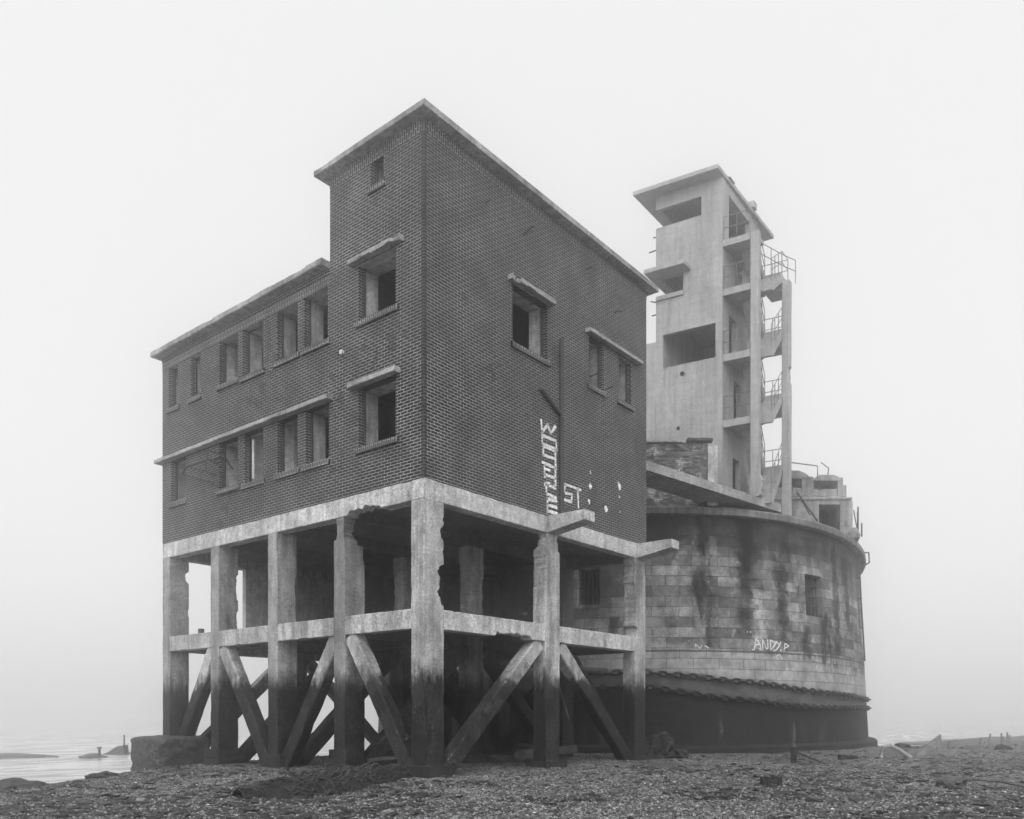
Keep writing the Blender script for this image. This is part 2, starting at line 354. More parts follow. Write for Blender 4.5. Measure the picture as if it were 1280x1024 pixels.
    def build(s, name, mat, parent=None, smooth=False):
        root = parent
        while root is not None and root.parent is not None: root = root.parent
        me = bpy.data.meshes.new(name)
        v = np.array(s.v, dtype=float)
        if parent is None: org = Vector(((v[:, 0].min()+v[:, 0].max())/2, (v[:, 1].min()+v[:, 1].max())/2, v[:, 2].min()))
        else: org = root.location.copy()
        me.from_pydata([tuple(p) for p in v-np.array(org)], [], s.f); me.update()
        me.materials.append(M[mat])
        if smooth: me.polygons.foreach_set('use_smooth', [True]*len(me.polygons))
        if s.uv:
            for nm, d in s.uv.items():
                lay = me.uv_layers.new(name=nm)
                lay.data.foreach_set('uv', [c for p in me.polygons for vi in p.vertices for c in d[vi]])
        o = bpy.data.objects.new(name, me); C.objects.link(o)
        if parent is None: o.location = org
        else: o.parent = parent
        return o
def tag(o, label, cat=None, group=None, kind=None):
    if label: o['label'] = label
    if cat: o['category'] = cat
    if group: o['group'] = group
    if kind: o['kind'] = kind
    return o
def thing(name, loc, label, cat, group=None):
    o = bpy.data.objects.new(name, None); C.objects.link(o); o.location = loc; o.empty_display_size = .5
    return tag(o, label, cat, group)
X_, Y_, Z_ = (1, 0, 0), (0, 1, 0), (0, 0, 1)

# ------------------------------------------------------------------ ground and sea
def vnoise(x, y, seed):
    xi = np.floor(x).astype(int); yi = np.floor(y).astype(int); xf = x-xi; yf = y-yi
    def h(a, b):
        n = (a*374761393+b*668265263+seed*1442695041) & 0xffffffff
        n = ((n ^ (n >> 13))*1274126177) & 0xffffffff
        return ((n ^ (n >> 16)) & 0xffff)/65535.
    u = xf*xf*(3-2*xf); w = yf*yf*(3-2*yf)
    return (h(xi, yi)*(1-u)+h(xi+1, yi)*u)*(1-w)+(h(xi, yi+1)*(1-u)+h(xi+1, yi+1)*u)*w
def fbm(x, y, seed, o=4):
    r = 0; a = 1; t = 0
    for k in range(o): r = r+a*vnoise(x*2**k, y*2**k, seed+k); t += a; a *= .55
    return r/t-.5
SHORE = [(-40, -60), (-16, 0), (-12.6, 15), (-12.2, 20), (-12.4, 24), (-12.9, 27), (-10.6, 30), (-6.5, 35), (-1, 40), (8, 44), (17.5, 41.5), (21, 44), (27, 55), (46, 70), (95, 105), (2000, 1500)]
def shore_d(X, D):                            # signed distance to the waterline, land positive
    X = np.asarray(X, float); D = np.asarray(D, float); best = np.full(X.shape, 1e9); sg = np.zeros(X.shape)
    for (x0, y0), (x1, y1) in zip(SHORE, SHORE[1:]):
        ex, ey = x1-x0, y1-y0; t = np.clip(((X-x0)*ex+(D-y0)*ey)/(ex*ex+ey*ey), 0, 1)
        dx = X-x0-t*ex; dy = D-y0-t*ey; q = np.hypot(dx, dy); cr = ex*(D-y0)-ey*(X-x0)
        m = q < best; best = np.where(m, q, best); sg = np.where(m, -np.sign(cr), sg)
    return best*sg
def ground_z(X, D):
    X = np.asarray(X, float); D = np.asarray(D, float)
    s = shore_d(X, D)+fbm(X*.5, D*.5, 5)*1.1
    z = np.interp(s, [-40, -8, 0, 1.3, 3.2, 7], [-4, -1.8, -.85, -.22, -.04, 0.])
    amp = np.clip((np.hypot(X, D)-4)/8, .3, 1)
    z = z+amp*(fbm(X*.35, D*.35, 11)*.12+fbm(X*1.3, D*1.3, 21)*.07+fbm(X*5, D*5, 31, 3)*.035)
    return z
def gz(X, D): return float(ground_z(np.array([X]), np.array([D]))[0])
def axis(lo, a, b, hi, st, g=1.16):
    m = list(np.arange(a, b, st)); s = st; p = m[-1]
    while p < hi: s *= g; p += s; m.append(min(p, hi))
    s = st; p = m[0]; L = []
    while p > lo: s *= g; p -= s; L.append(max(p, lo))
    return np.array(L[::-1]+m)
xs = axis(-1500, -15, 21, 1500, .115); ds = axis(-300, 9.5, 34, 1700, .1)
GX, GD = np.meshgrid(xs, ds); GZ = ground_z(GX, GD)
px = CAM[0]+GD*FW[0]+GX*RT[0]; py = CAM[1]+GD*FW[1]+GX*RT[1]
def gridmesh(name, px, py, pz, mat):
    r, c = px.shape; me = bpy.data.meshes.new(name)
    idx = np.arange(r*c).reshape(r, c)
    q = np.stack([idx[:-1, :-1], idx[:-1, 1:], idx[1:, 1:], idx[1:, :-1]], -1).reshape(-1, 4)
    me.vertices.add(r*c); me.vertices.foreach_set('co', np.stack([px, py, pz], -1).astype(np.float32).ravel())
    me.loops.add(q.size); me.loops.foreach_set('vertex_index', q.ravel().astype(np.int32))
    me.polygons.add(len(q)); me.polygons.foreach_set('loop_start', (np.arange(len(q))*4).astype(np.int32))
    me.polygons.foreach_set('use_smooth', np.ones(len(q), dtype=bool)); me.update(calc_edges=True); me.validate()
    me.materials.append(M[mat]); o = bpy.data.objects.new(name, me); C.objects.link(o); return o
g = gridmesh('beach', px, py, GZ, 'beach'); tag(g, 'flat foreshore of dark shingle, shells and mud in front of the buildings', 'beach', None, 'structure')
sx = np.linspace(-1510, 1510, 40); sd = np.linspace(-310, 1710, 40); AX, AD = np.meshgrid(sx, sd)
w = gridmesh('sea', CAM[0]+AD*FW[0]+AX*RT[0], CAM[1]+AD*FW[1]+AX*RT[1], np.full(AX.shape, -.80), 'sea')
tag(w, 'pale calm sea fading into fog on the left', 'sea', None, 'structure')

# ------------------------------------------------------------------ the brick building on concrete legs
LU, LV, ZB, ZL, ZT, VT = 10.15, 11.92, 6.95, 12.95, 15.27, 3.42
B = thing('brick_building', (5, 6, 0), 'dark brick block raised on a frame of concrete legs, white lettering on its side', 'building')
def P(name, mb, mat, par=None, **k):
    par = par or B; o = mb.build(name, mat, par, **k)
    if par.parent is None: o.location = -par.location+par.location      # geometry is already relative to the root
    return o
wl = {  # windows of the long left wall (v0, v1, z0, z1)
 'a': (.96, 2.29, 11.22, 12.60), 'b': (.96, 2.29, 8.08, 9.55), 'c': (3.51, 4.50, 11.14, 12.52), 'd': (4.79, 5.72, 11.14, 12.52),
 'e': (6.38, 7.36, 11.14, 12.52), 'f': (7.62, 8.58, 11.20, 12.52), 'g': (9.62, 10.20, 11.22, 12.52), 'h': (10.95, 11.50, 11.20, 12.52),
 'i': (3.47, 4.41, 8.05, 9.50), 'j': (4.79, 5.68, 8.05, 9.50), 'k': (6.37, 7.30, 8.06, 9.50), 'l': (7.62, 8.60, 8.12, 9.50),
 'm': (10.47, 11.37, 8.18, 9.50), 'n': (1.38, 1.83, 14.36, 15.02)}
wr = {'a': (3.24, 4.74, 11.20, 12.72), 'b': (6.82, 7.60, 11.20, 12.62), 'c': (8.45, 9.22, 11.24, 12.60)}
TH = .225
mb = MB()
hl = list(wl.values())+[(VT, LV, ZL, ZT)]
mb.wall((0, 0), Y_, X_, LV, ZB, ZT, TH, hl)
mb.wall((TH, 0), X_, Y_, LU-TH, ZB, ZT, TH, [(u0-TH, u1-TH, z0, z1) for u0, u1, z0, z1 in wr.values()])
endw = [(1.6, 2.6, 11.2, 12.5), (6.2, 7.2, 11.2, 12.5), (6.2, 7.2, 8.1, 9.5)]
mb.wall((TH, LV-TH), X_, Y_, LU-TH, ZB, ZL, TH, [(u0-TH, u1-TH, z0, z1) for u0, u1, z0, z1 in endw])
mb.wall((LU-TH, TH), Y_, X_, LV-2*TH, ZB, ZT, TH, [(VT-TH, LV, ZL, ZT)])
mb.wall((TH, VT-TH), X_, Y_, LU-2*TH, ZL-.05, ZT, TH, [])
P('brick_wall', mb, 'brick')
# inner concrete lining, set 2 cm into each opening so that its plaster shows behind the brick
mb = MB(); T2 = .62; e = .012
sh = lambda h: (h[0]+e, h[1]-e, h[2]+e, h[3]-e)
mb.wall((TH+.003, TH+.003), Y_, X_, LV-2*TH-.006, ZB+.02, ZT-.02, T2-TH, [sh((v0-TH-.003, v1-TH-.003, z0, z1)) for v0, v1, z0, z1 in wl.values()]+[(VT-TH-.003, LV, ZL-.02, ZT)])
mb.wall((T2+.006, TH+.003), X_, Y_, LU-T2-TH-.012, ZB+.02, ZT-.02, T2-TH, [sh((u0-T2-.006, u1-T2-.006, z0, z1)) for u0, u1, z0, z1 in wr.values()])
P('inner_wall', mb, 'lining')
for z0, z1 in ((6.98, 7.12), (9.92, 10.08)):
    mb = MB(); mb.box(T2+.01, T2+.01, z0, LU-.165, LV-.165, z1); P('floor_slab', mb, 'under')
for bx_ in ((LU-.158, T2+.2, 7.13, LU-.135, LV-.2, 12.9), (T2+.02, LV-.16, 7.13, LU-.2, LV-.135, 12.85), (T2+.01, 3.05, 7.13, LU-.2, 3.25, 9.91), (T2+.01, 3.05, 10.09, LU-.2, 3.25, 15.1), (4.0, 3.26, 7.13, 4.2, LV-.2, 9.91), (4.0, 3.26, 10.09, 4.2, LV-.2, 12.85)):
    mb = MB(); mb.box(*bx_); P('light_block_wall', mb, 'under')  # inner walls added to block light and keep the rooms dark
def roof(name, x0, y0, x1, y1, z0, th, broken=()):
    m = MB(); m.bar(((x0+x1)/2, y0, z0+th/2), ((x0+x1)/2, y1, z0+th/2), X_, Z_, x1-x0, th, .35, .012, .006, len(name)+int(y1*3)); return P(name, m, 'roofc')
roof('roof_slab', -.30, -.30, LU+.30, VT+.28, ZT-.01, .145)
# the lower roof stops against the high wall; its front edge is crumbled
m = MB(); m.bar((-.11, VT+.0, ZL+.07), (-.11, LV+.22, ZL+.07), X_, Z_, .36, .17, .16, .02, .008, 9, [('+b', .6, 2.3, .025), ('+b', 3.1, 3.6, .03), ('+b', 5.0, 5.5, .035), ('-b', .2, .9, .015)])
m.box(.072, VT+.003, ZL-.012, LU+.25, LV+.22, ZL+.14); P('roof_slab', m, 'roofc')
# brick-on-end bands below the roofs and as sills
m = MB(); m.box(-.006, -.006, ZT-.30, LU+.006, -.0005, ZT-.02); m.box(-.006, -.0004, ZT-.30, -.0005, VT, ZT-.02); P('brick_band', m, 'soldier')
m = MB(); m.box(-.006, VT+.02, ZL-.43, -.0005, LV, ZL-.16); P('brick_band', m, 'soldier')
m = MB(); m.box(-.022, VT+.02, ZL-.16, -.0005, LV+.0, ZL-.012); P('brick_band', m, 'brick')
def sill(par, v0, v1, z, side):
    m = MB()
    if side == 'l':
        m.box(-.06, v0-.09, z-.115, TH-.01, v1+.09, z-.004)
        m.box(-.07, v0-.09, z-.150, -.001, v1+.09, z-.118)
    else:
        m.box(v0-.09, -.06, z-.115, v1+.09, TH-.01, z-.004)
        m.box(v0-.09, -.07, z-.150, v1+.09, -.001, z-.118)
    P('sill', m, 'soldier', par)
def window(h, side, kind):
    """iron or timber frame left in an opening, with the brick sill below"""
    v0, v1, z0, z1 = h; m = MB(); d = .15
    def bx(a0, a1, b0, b1, y0=d, y1=d+.045):
        m.box(y0, a0, b0, y1, a1, b1) if side == 'l' else m.box(a0, y0, b0, a1, y1, b1)
    t = .035
    bx(v1-e-t, v1-e, z0+e, z1-e)
    if kind != 'jamb': bx(v0+e, v0+e+t, z0+e, z1-e)
    if kind in ('full', 'cross'): bx(v0+e+t, v1-e-t, z1-e-t, z1-e)
    if kind == 'cross': bx((v0+v1)/2-.015, (v0+v1)/2+.015, z0+.3, z1-e-t, d+.01, d+.035)
    o = P('window', m, 'iron'); sill(o, v0, v1, z0, side); return o
kinds = dict(a='jamb', b='jamb', e='full', f='jamb', g='cross', h='cross', k='jamb', i='full')
for k, h in wl.items(): window(h, 'l', kinds.get(k, 'jamb'))
for k, h in wr.items(): window(h, 'r', 'jamb')
# flaking white frame post in one window, broken casement bars hanging out of another
m = MB()
for (z0, z1) in ((8.2, 8.55), (8.57, 8.98), (9.0, 9.32)): m.box(.10, 6.40+.60, z0, .14, 6.40+.64, z1)
P('window_post', m, 'frame')
m = MB()
def onu(px_, py_, U):
    q = FW+(px_-CX)/F*RT; d = (U-CAM[0])/q[0]; return (U, float(CAM[1]+d*q[1]), float(CAMZ-(py_-HY)/F*d))
zc = lambda x, y, U: onu(190+x/6.827, 500+y/6.827, U)
for a, b in (((300, 570, -.5), (480, 512, -.3)), ((480, 512, -.3), (600, 492, .1)), ((300, 570, -.5), (612, 655, .1)), ((480, 425, -.32), (450, 610, -.35)), ((480, 425, -.32), (610, 470, .05)), ((610, 470, .05), (690, 595, .3)), ((300, 570, -.5), (255, 630, -.6)), ((255, 630, -.6), (560, 722, .05)), ((480, 512, -.3), (600, 560, .1))):
    m.tube([zc(*a), zc(*b)], .026, 5)
P('casement_frame', m, 'iron')
# lintel hoods
def hood(p0, p1, out, a, th, bites=(), seed=1):
    a -= .03; th -= .022; m = MB(); m.bar(p0, p1, out, Z_, a, th, .12, .014, .005, seed, bites); P('lintel', m, 'lintel')
hood((-.04, .66, 12.70), (-.04, 2.52, 12.70), X_, .33, .15, [('-b', 1.0, 1.5, .03), ('-b', .0, .5, .045), ('+a', 0, .2, .02), ('-a', 0, .35, .08)], 3)
hood((-.04, .80, 9.63), (-.04, 2.52, 9.63), X_, .33, .15, (), 4)
hood((-.05, 3.30, 9.585), (-.05, LV+.18, 9.585), X_, .33, .145, [('-b', 2.1, 2.5, .02), ('-b', 5.6, 5.9, .015)], 5)
hood((3.05, -.04, 12.82), (4.92, -.04, 12.82), Y_, .33, .15, [('-b', .6, 1.0, .05), ('-a', .0, .35, .09)], 6)
hood((6.62, -.04, 12.72), (9.62, -.04, 12.72), Y_, .33, .14, (), 7)
# ring beams and legs
ROWS = [.22, 3.06, 5.93, 8.86, 11.70]; COLS = [.335, 5.015, 9.765]
def leg(i, j):
    v = ROWS[i]; u = COLS[j]; m = MB(); bites = []
    z0 = -.6
    if (i, j) == (0, 0): bites = [('+a', 4.62, 5.62, .20), ('+a', 5.85, 5.98, .06), ('+a', 6.18, 6.55, .12), ('+a', 6.62, 6.75, .05)]
    if (i, j) == (1, 0): bites = [('+b', 6.52, 7.07, .07, 1), ('-b', 6.52, 7.07, .11, 1), ('-a', 6.52, 7.07, .04, 1), ('+a', 6.4, 7.07, .28, 1), ('+a', 5.9, 6.4, .05)]
    if (i, j) == (2, 0): bites = [('+a', 4.7, 5.9, .07), ('-b', 6.5, 7.0, .02)]
    if (i, j) == (3, 0): bites = [('+a', 4.6, 5.2, .06), ('+a', 5.5, 6.3, .08)]
    if (i, j) == (4, 0): bites = [('+a', 5.2, 5.5, .03), ('+a', 6.3, 6.7, .12)]
    if (i, j) == (0, 1): bites = [('+a', 6.62, 7.07, .10, 1), ('-a', 6.70, 7.07, .07, 1), ('+b', 6.66, 7.07, .10, 1), ('-a', 6.1, 6.45, .03), ('-a', 4.5, 5.6, -.02)]
    if (i, j) == (0, 2): bites = [('-b', 6.60, 7.07, .02, 1), ('-a', 4.45, 4.9, .16), ('-a', 5.0, 6.3, .05), ('-a', 6.5, 7.0, .06)]
    if (i, j) in ((1, 1), (2, 1)): bites = [('-a', 4.6, 6.6, .08), ('+a', 5.2, 6.2, .06)]
    m.bar((u, v, z0), (u, v, 6.47), X_, Y_, .67, .44, .16, .02, .006, i*7+j*3+1, bites)
    mat = ('conc' if i == 0 else 'greyconc') if (j < 2 or i == 0) else 'under'
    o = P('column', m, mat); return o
legs = {(i, j): leg(i, j) for i in range(5) for j in range(3)}
# bared reinforcement
m = MB()
for x, y, z0, z1 in ((.50, .05, 4.0, 5.05), (.545, .11, 4.0, 5.0), (.49, .36, 4.1, 5.0), (.53, .30, 4.0, 4.9)): m.tube([(x, y, z0), (x+.015, y, (z0+z1)/2), (x, y, z1)], .012, 5)
P('reinforcing_bar', m, 'rail', legs[(0, 0)])
m = MB()
for x, y in ((.06, 2.92), (.06, 3.20), (.5, 2.92), (.5, 3.2), (.28, 3.2)): m.tube([(x, y, 5.85), (x+.01, y, 6.2), (x, y, 6.5)], .012, 5)
for z in (6.02, 6.2, 6.36): m.tube([(.06, 2.92, z), (.06, 3.2, z), (.5, 3.2, z), (.5, 2.92, z)], .007, 4, True)
P('reinforcing_bar', m, 'iron', legs[(1, 0)])
# foundation pads, black with weed
for (i, j) in ((0, 0), (1, 0), (2, 0), (3, 0), (0, 1), (0, 2), (3, 1), (2, 1), (1, 1), (4, 1)):
    v = ROWS[i]; u = COLS[j]; m = MB()
    h = {(0, 0): .26, (3, 0): .42, (1, 0): .16, (2, 0): .35, (0, 1): .16, (0, 2): .10}.get((i, j), .25)
    m.bar((u, v, -.7), (u, v, h), X_, Y_, 1.0, .82, .1, .07, .03, i+j*5)
    P('footing', m, 'weed')
def beam(p0, p1, side, w, h, mat, seed, bites=(), nm='beam'):
    m = MB(); m.bar(p0, p1, side, Z_, w, h, .2, .014, .005, seed, bites); return P(nm, m, mat)
zu, zm = 6.71, 3.705
beam((.19, -.0+.004, zu), (.19, LV-.004, zu), X_, .36, .475, 'beam', 21, [('-b', 1.5, 2.75, .12), ('-b', 1.9, 2.2, .05)])
beam((.375, .17, zu), (LU-.01, .17, zu), Y_, .33, .473, 'beam', 22)
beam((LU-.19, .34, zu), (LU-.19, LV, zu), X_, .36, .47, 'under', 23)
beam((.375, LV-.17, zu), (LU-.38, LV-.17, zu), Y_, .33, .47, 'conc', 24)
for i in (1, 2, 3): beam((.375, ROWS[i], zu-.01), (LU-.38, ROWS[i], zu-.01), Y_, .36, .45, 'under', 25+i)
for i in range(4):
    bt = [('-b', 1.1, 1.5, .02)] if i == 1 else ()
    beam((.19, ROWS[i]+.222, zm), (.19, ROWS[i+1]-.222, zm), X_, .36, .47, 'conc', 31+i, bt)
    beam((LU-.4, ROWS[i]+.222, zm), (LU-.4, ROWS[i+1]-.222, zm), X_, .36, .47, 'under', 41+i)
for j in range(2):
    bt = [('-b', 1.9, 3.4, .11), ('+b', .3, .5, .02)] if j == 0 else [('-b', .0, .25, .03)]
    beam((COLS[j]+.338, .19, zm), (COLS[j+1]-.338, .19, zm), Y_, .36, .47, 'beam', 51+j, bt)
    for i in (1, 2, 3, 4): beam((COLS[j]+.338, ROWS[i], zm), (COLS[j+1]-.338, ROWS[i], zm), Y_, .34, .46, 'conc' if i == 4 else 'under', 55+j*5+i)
m = MB(); m.box(.4, .4, 3.78, LU-.6, LV-.4, 3.90); P('deck', m, 'under')
m = MB(); m.box(.38, .35, 6.80, LU-.4, LV-.35, 6.93); P('deck', m, 'under')
# raking struts, an inverted V about the second and fourth row and about the middle column
def strut(p0, p1, side, seed, mat='conc', w=.36, h=.42):
    p0, p1 = Vector(p0), Vector(p1); ax = (p1-p0).normalized(); b = ax.cross(Vector(side)).normalized(); m = MB()
    m.bar(p0, p1, side, b, w, h, .16, .035, .012, seed); P('strut', m, mat)
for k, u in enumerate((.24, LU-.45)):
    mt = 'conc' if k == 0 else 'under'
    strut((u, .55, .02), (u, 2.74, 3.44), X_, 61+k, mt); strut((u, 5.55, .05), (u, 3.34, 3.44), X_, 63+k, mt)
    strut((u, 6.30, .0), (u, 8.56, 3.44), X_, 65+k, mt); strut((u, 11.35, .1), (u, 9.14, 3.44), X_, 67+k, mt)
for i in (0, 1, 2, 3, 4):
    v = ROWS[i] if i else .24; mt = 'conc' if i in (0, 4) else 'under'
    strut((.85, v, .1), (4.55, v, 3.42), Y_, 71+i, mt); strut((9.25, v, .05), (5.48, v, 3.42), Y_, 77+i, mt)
# infill walls at the back of the open storey
m = MB(); m.wall((2.75, LV-.46), X_, Y_, 6.7, 3.945, 6.46, .2, [(4.2, 4.55, 5.0, 5.25)]); P('infill_wall', m, 'lining')
m = MB(); m.wall((LU-.5, 3.4), Y_, X_, 8.0, 3.945, 6.46, .18, [(1.15, 1.5, 5.0, 5.16), (4.9, 5.1, 5.1, 5.3)]); P('infill_wall', m, 'under')
m = MB(); m.wall((5.4, 8.98), X_, Y_, 3.0, 3.945, 6.46, .16, []); P('infill_wall', m, 'under')
# cantilever brackets on the right wall
for u, w in ((5.02, .5), (9.82, .52)):
    m = MB(); n = 6; y0, y1 = -.002, -1.22
    pr = [(y0, 6.485), (y0, 6.935), (y1, 6.935), (y1, 6.67)]
    i = len(m.v)
    for s_ in (-w/2, w/2): m.v += [(u+s_, y, z) for y, z in pr]
    q = len(pr); m.f.append(tuple(i+k for k in range(q))); m.f.append(tuple(i+q+k for k in range(q))[::-1])
    for k in range(q): h = (k+1) % q; m.f.append((i+h, i+k, i+q+k, i+q+h))
    P('bracket', m, 'beam')
# drain pipe, sloping waste pipe, small iron stubs
m = MB(); m.tube([(5.34, -.07, 6.96), (5.34, -.07, 12.0)], .065, 10)
for z in (7.6, 9.7, 11.5): m.tube([(5.34, -.07, z), (5.34, -.07, z+.09)], .082, 10)
m.tube([(5.34, -.07, 9.86), (4.42, -.075, 10.30), (4.38, -.0, 10.32)], .058, 8); P('drain_pipe', m, 'iron')
m = MB()
for p in ((607, 254), (655, 292), (661, 287), (733, 337), (768, 391), (640, 350)):
    a = Vector(onv(*p)); m = MB(); m.tube([a, a+Vector((.0, -.16, .02)), a+Vector((.12, -.2, .02))], .022, 5); P('wall_hook', m, 'iron')
for p in ((737, 471), (757, 487)):
    a = Vector(onv(*p)); m = MB(); m.tube([a, a+Vector((.05, -.25, .05))], .02, 5); P('wall_hook', m, 'iron')
a = Vector((0, 2.95, 10.6)); m = MB(); m.tube([a+Vector((.0, .04*math.cos(t)*2, .16*0+.08*math.sin(t))) for t in np.linspace(0, 6.28, 9)[:-1]], .02, 5, True)
P('wall_hook', m, 'iron')
m = MB(); m.tube([(-.08, 2.9+.0, 10.62), (.05, 2.9, 10.62)], .06, 10); P('pipe_stub', m, 'frame')
m = MB(); m.tube([(.30, 8.35, 3.95), (.32, 8.85, 4.75)], .025, 6); P('reinforcing_bar', m, 'iron')
m = MB(); m.box(.12, 9.85, 3.945, .25, 9.99, 4.1); P('bolt_block', m, 'iron')
m = MB(); m.tube([(8.6, 2.4, 2.4), (8.9, 2.2, 1.3)], .03, 6); m.tube([(4.6, 1.5, 2.9), (9.2, .9, 2.9)], .06, 6); P('loose_pipe', m, 'rail')
# painted lettering on the right wall, strokes read off the wall
def paint(name, strokes, w, mat, f):
    m = MB(); rnd = random.Random(3)
    for st in strokes:
        pts = [Vector(f(*p)) for p in st[1]]; ww = w*st[0]
        for a, b in zip(pts, pts[1:]):
            L = (b-a).length; k = max(1, int(L/.12))
            for q in range(k):
                c0, c1 = a.lerp(b, q/k), a.lerp(b, (q+1)/k)
                t = (b-a).normalized(); nrm = Vector((0, -1, 0)); s = t.cross(nrm).normalized()*ww/2*rnd.uniform(.8, 1.2)
                e0 = t*ww*.3 if q in (0,) else t*0; e1 = t*ww*.3
                m.quad(tuple(c0-s-e0), tuple(c1-s+e1), tuple(c1+s+e1), tuple(c0+s-e0))
    return P(name, m, mat)
gf = lambda x, y: (onv(660+x/7.877, 515+y/7.877)[0], -.004, onv(660+x/7.877, 515+y/7.877)[2])
paint('painted_lettering', [(1.2, [(128, 80), (140, 195), (192, 128), (224, 212), (268, 142)]),
 (1, [(138, 215), (138, 318)]), (1, [(140, 232), (275, 288), (280, 368)]), (1, [(136, 312), (284, 374)]),
 (1, [(148, 332), (151, 430)]), (.9, [(150, 340), (268, 390)]), (1, [(268, 385), (271, 545)]), (1, [(150, 425), (258, 462)]),
 (1.1, [(140, 495), (278, 560)]), (1, [(160, 535), (165, 640)]), (.9, [(170, 560), (215, 575)]), (1.1, [(165, 618), (268, 655)]), (1, [(268, 560), (270, 745)]), (1, [(208, 722), (274, 752)]),
 (1, [(162, 712), (212, 704)]), (1, [(178, 712), (182, 806), (276, 850)]),
 (1.1, [(190, 850), (190, 985)]), (1.1, [(190, 855), (282, 880)]), (1.1, [(190, 915), (282, 940)]), (1.2, [(190, 975), (284, 1000)]),
 (1, [(438, 738), (362, 715), (358, 798), (436, 815), (426, 884), (356, 864)]), (1, [(450, 742), (520, 772)]), (1, [(488, 758), (496, 940)])], .074, 'white', gf)
m = MB(); rnd = random.Random(5)
for x, y, r in ((738, 591, .05), (737.5, 608, .09), (736.5, 627, .08), (774, 607, .12), (774, 621, .04), (757, 636, .12), (775, 640, .04), (738, 590, .05)):
    c = onv(x, y); k = len(m.v)
    for q in range(8): t = q/8*6.283; rr = r*rnd.uniform(.55, 1.15); m.v.append((c[0]+rr*math.cos(t), -.004, c[2]+rr*1.15*math.sin(t)))
    m.f.append(tuple(range(k, k+8)))
P('paint_splash', m, 'white')

# ------------------------------------------------------------------ the round granite tower
EX, ED, EA, EB = 6.122, 57.284, 14.715, 25.784
def dpt(t, z, off=0.):
    k = 1-.003*(z-3); x, d = EA*k*math.cos(t), EB*k*math.sin(t)
    nx, nd = math.cos(t)/EA, math.sin(t)/EB; l = math.hypot(nx, nd)
    return cw(EX+x+nx/l*off, ED+d+nd/l*off, z)
def near(px, k=1.):
    q = (px-CX)/F; a, b = EA*k, EB*k
    A = q*q/a**2+1/b**2; Bq = -2*(q*EX/a**2+ED/b**2); Cq = EX**2/a**2+ED**2/b**2-1
    return (-Bq-math.sqrt(max(Bq*Bq-4*A*Cq, 0)))/(2*A)
def dth(px, py=None):                        # angle (and height) where a pixel's sight line meets the tower
    k = 1.; z = 3
    for _ in range(4):
        d = near(px, k); z = CAMZ-((py if py else HY)-HY)/F*d; k = 1-.003*(z-3)
    X = (px-CX)/F*d
    return math.atan2((d-ED)/EB, (X-EX)/EA), z
# arc length along the tower at angle t
_ts = np.linspace(-math.pi*1.5, math.pi*.5, 4001); _x = EA*np.cos(_ts); _y = EB*np.sin(_ts)
_s = np.concatenate([[0], np.cumsum(np.hypot(np.diff(_x), np.diff(_y)))])
arc = lambda t: float(np.interp(t, _ts, _s))
CH1 = [(809, 841), (817.6, 842), (858.6, 845), (905, 850.5), (940.6, 853.5), (961.7, 855.8), (988.7, 861), (1025, 865.8), (1059, 870), (1077, 874)]
CH2 = [(811.7, 859), (858.6, 866), (905, 873), (940.6, 876), (977, 881.6), (1020, 884.5), (1057.8, 885), (1077, 885)]
def path(ch):
    q = sorted(dth(*p) for p in ch); return [a for a, b in q], [b for a, b in q]
c1t, c1z = path(CH1); c2t, c2z = path(CH2)
weedz = lambda t: float(np.interp(t, c1t, c1z))
M['stone'] = mat_stone([(arc(dth(x)[0]), w_, zt, zb) for x, w_, zt, zb in ((883, .35, 8.6, 6.9), (879, .5, 7.2, 5.2), (935, .55, 9.1, 3.9), (943, .7, 8.4, 6.6), (984, .55, 7.6, 3.6), (1013, .5, 5.2, 3.2), (1052, .5, 9.0, 3.2), (1066, .4, 8.6, 5.2), (905, .4, 6.2, 5.4))])
T = thing('round_tower', cw(EX, ED, 0), 'squat round sea fort of granite blocks, black with weed at its foot', 'fort')
wins = []
for (x0, x1, y0, y1) in ((1005.5, 1026.5, 717, 769), (722, 750, 712, 757)):
    t0, z1 = dth(x0, y0); t1, _ = dth(x1, y0); z0 = dth(x0, y1)[1]; wins.append((t0, t1, z0, z1))
ts = list(np.linspace(-math.pi*1.5, math.pi*.5, 241)); zs = list(np.linspace(.3, 9.2, 24))
for t0, t1, z0, z1 in wins: ts += [t0, t1]; zs += [z0, z1]
ts = sorted(set(ts)); zs = sorted(set(zs))
m = MB(); uv, uv2 = [], []
for z in zs:
    for t in ts: m.v.append(dpt(t, z)); uv.append((arc(t), z)); uv2.append((arc(t), z-weedz(t)))
n = len(ts)
for j in range(len(zs)-1):
    for i in range(n-1):
        tm, zm_ = (ts[i]+ts[i+1])/2, (zs[j]+zs[j+1])/2
        if any(a < tm < b and c < zm_ < d for a, b, c, d in wins): continue
        m.f.append((j*n+i, j*n+i+1, (j+1)*n+i+1, (j+1)*n+i))
def dface(pts):                              # extra faces with matching coordinates
    k = len(m.v)
    for t, z, o in pts: m.v.append(dpt(t, z, o)); uv.append((arc(t)+o, z)); uv2.append((arc(t), z-weedz(t)))
    m.f.append(tuple(range(k, k+len(pts))))
for a, b, c, d in wins:
    dp = -.55
    dface([(a, c, 0), (a, c, dp), (a, d, dp), (a, d, 0)]); dface([(b, c, dp), (b, c, 0), (b, d, 0), (b, d, dp)])
    dface([(a, c, 0), (b, c, 0), (b, c, dp), (a, c, dp)]); dface([(a, d, dp), (b, d, dp), (b, d, 0), (a, d, 0)])
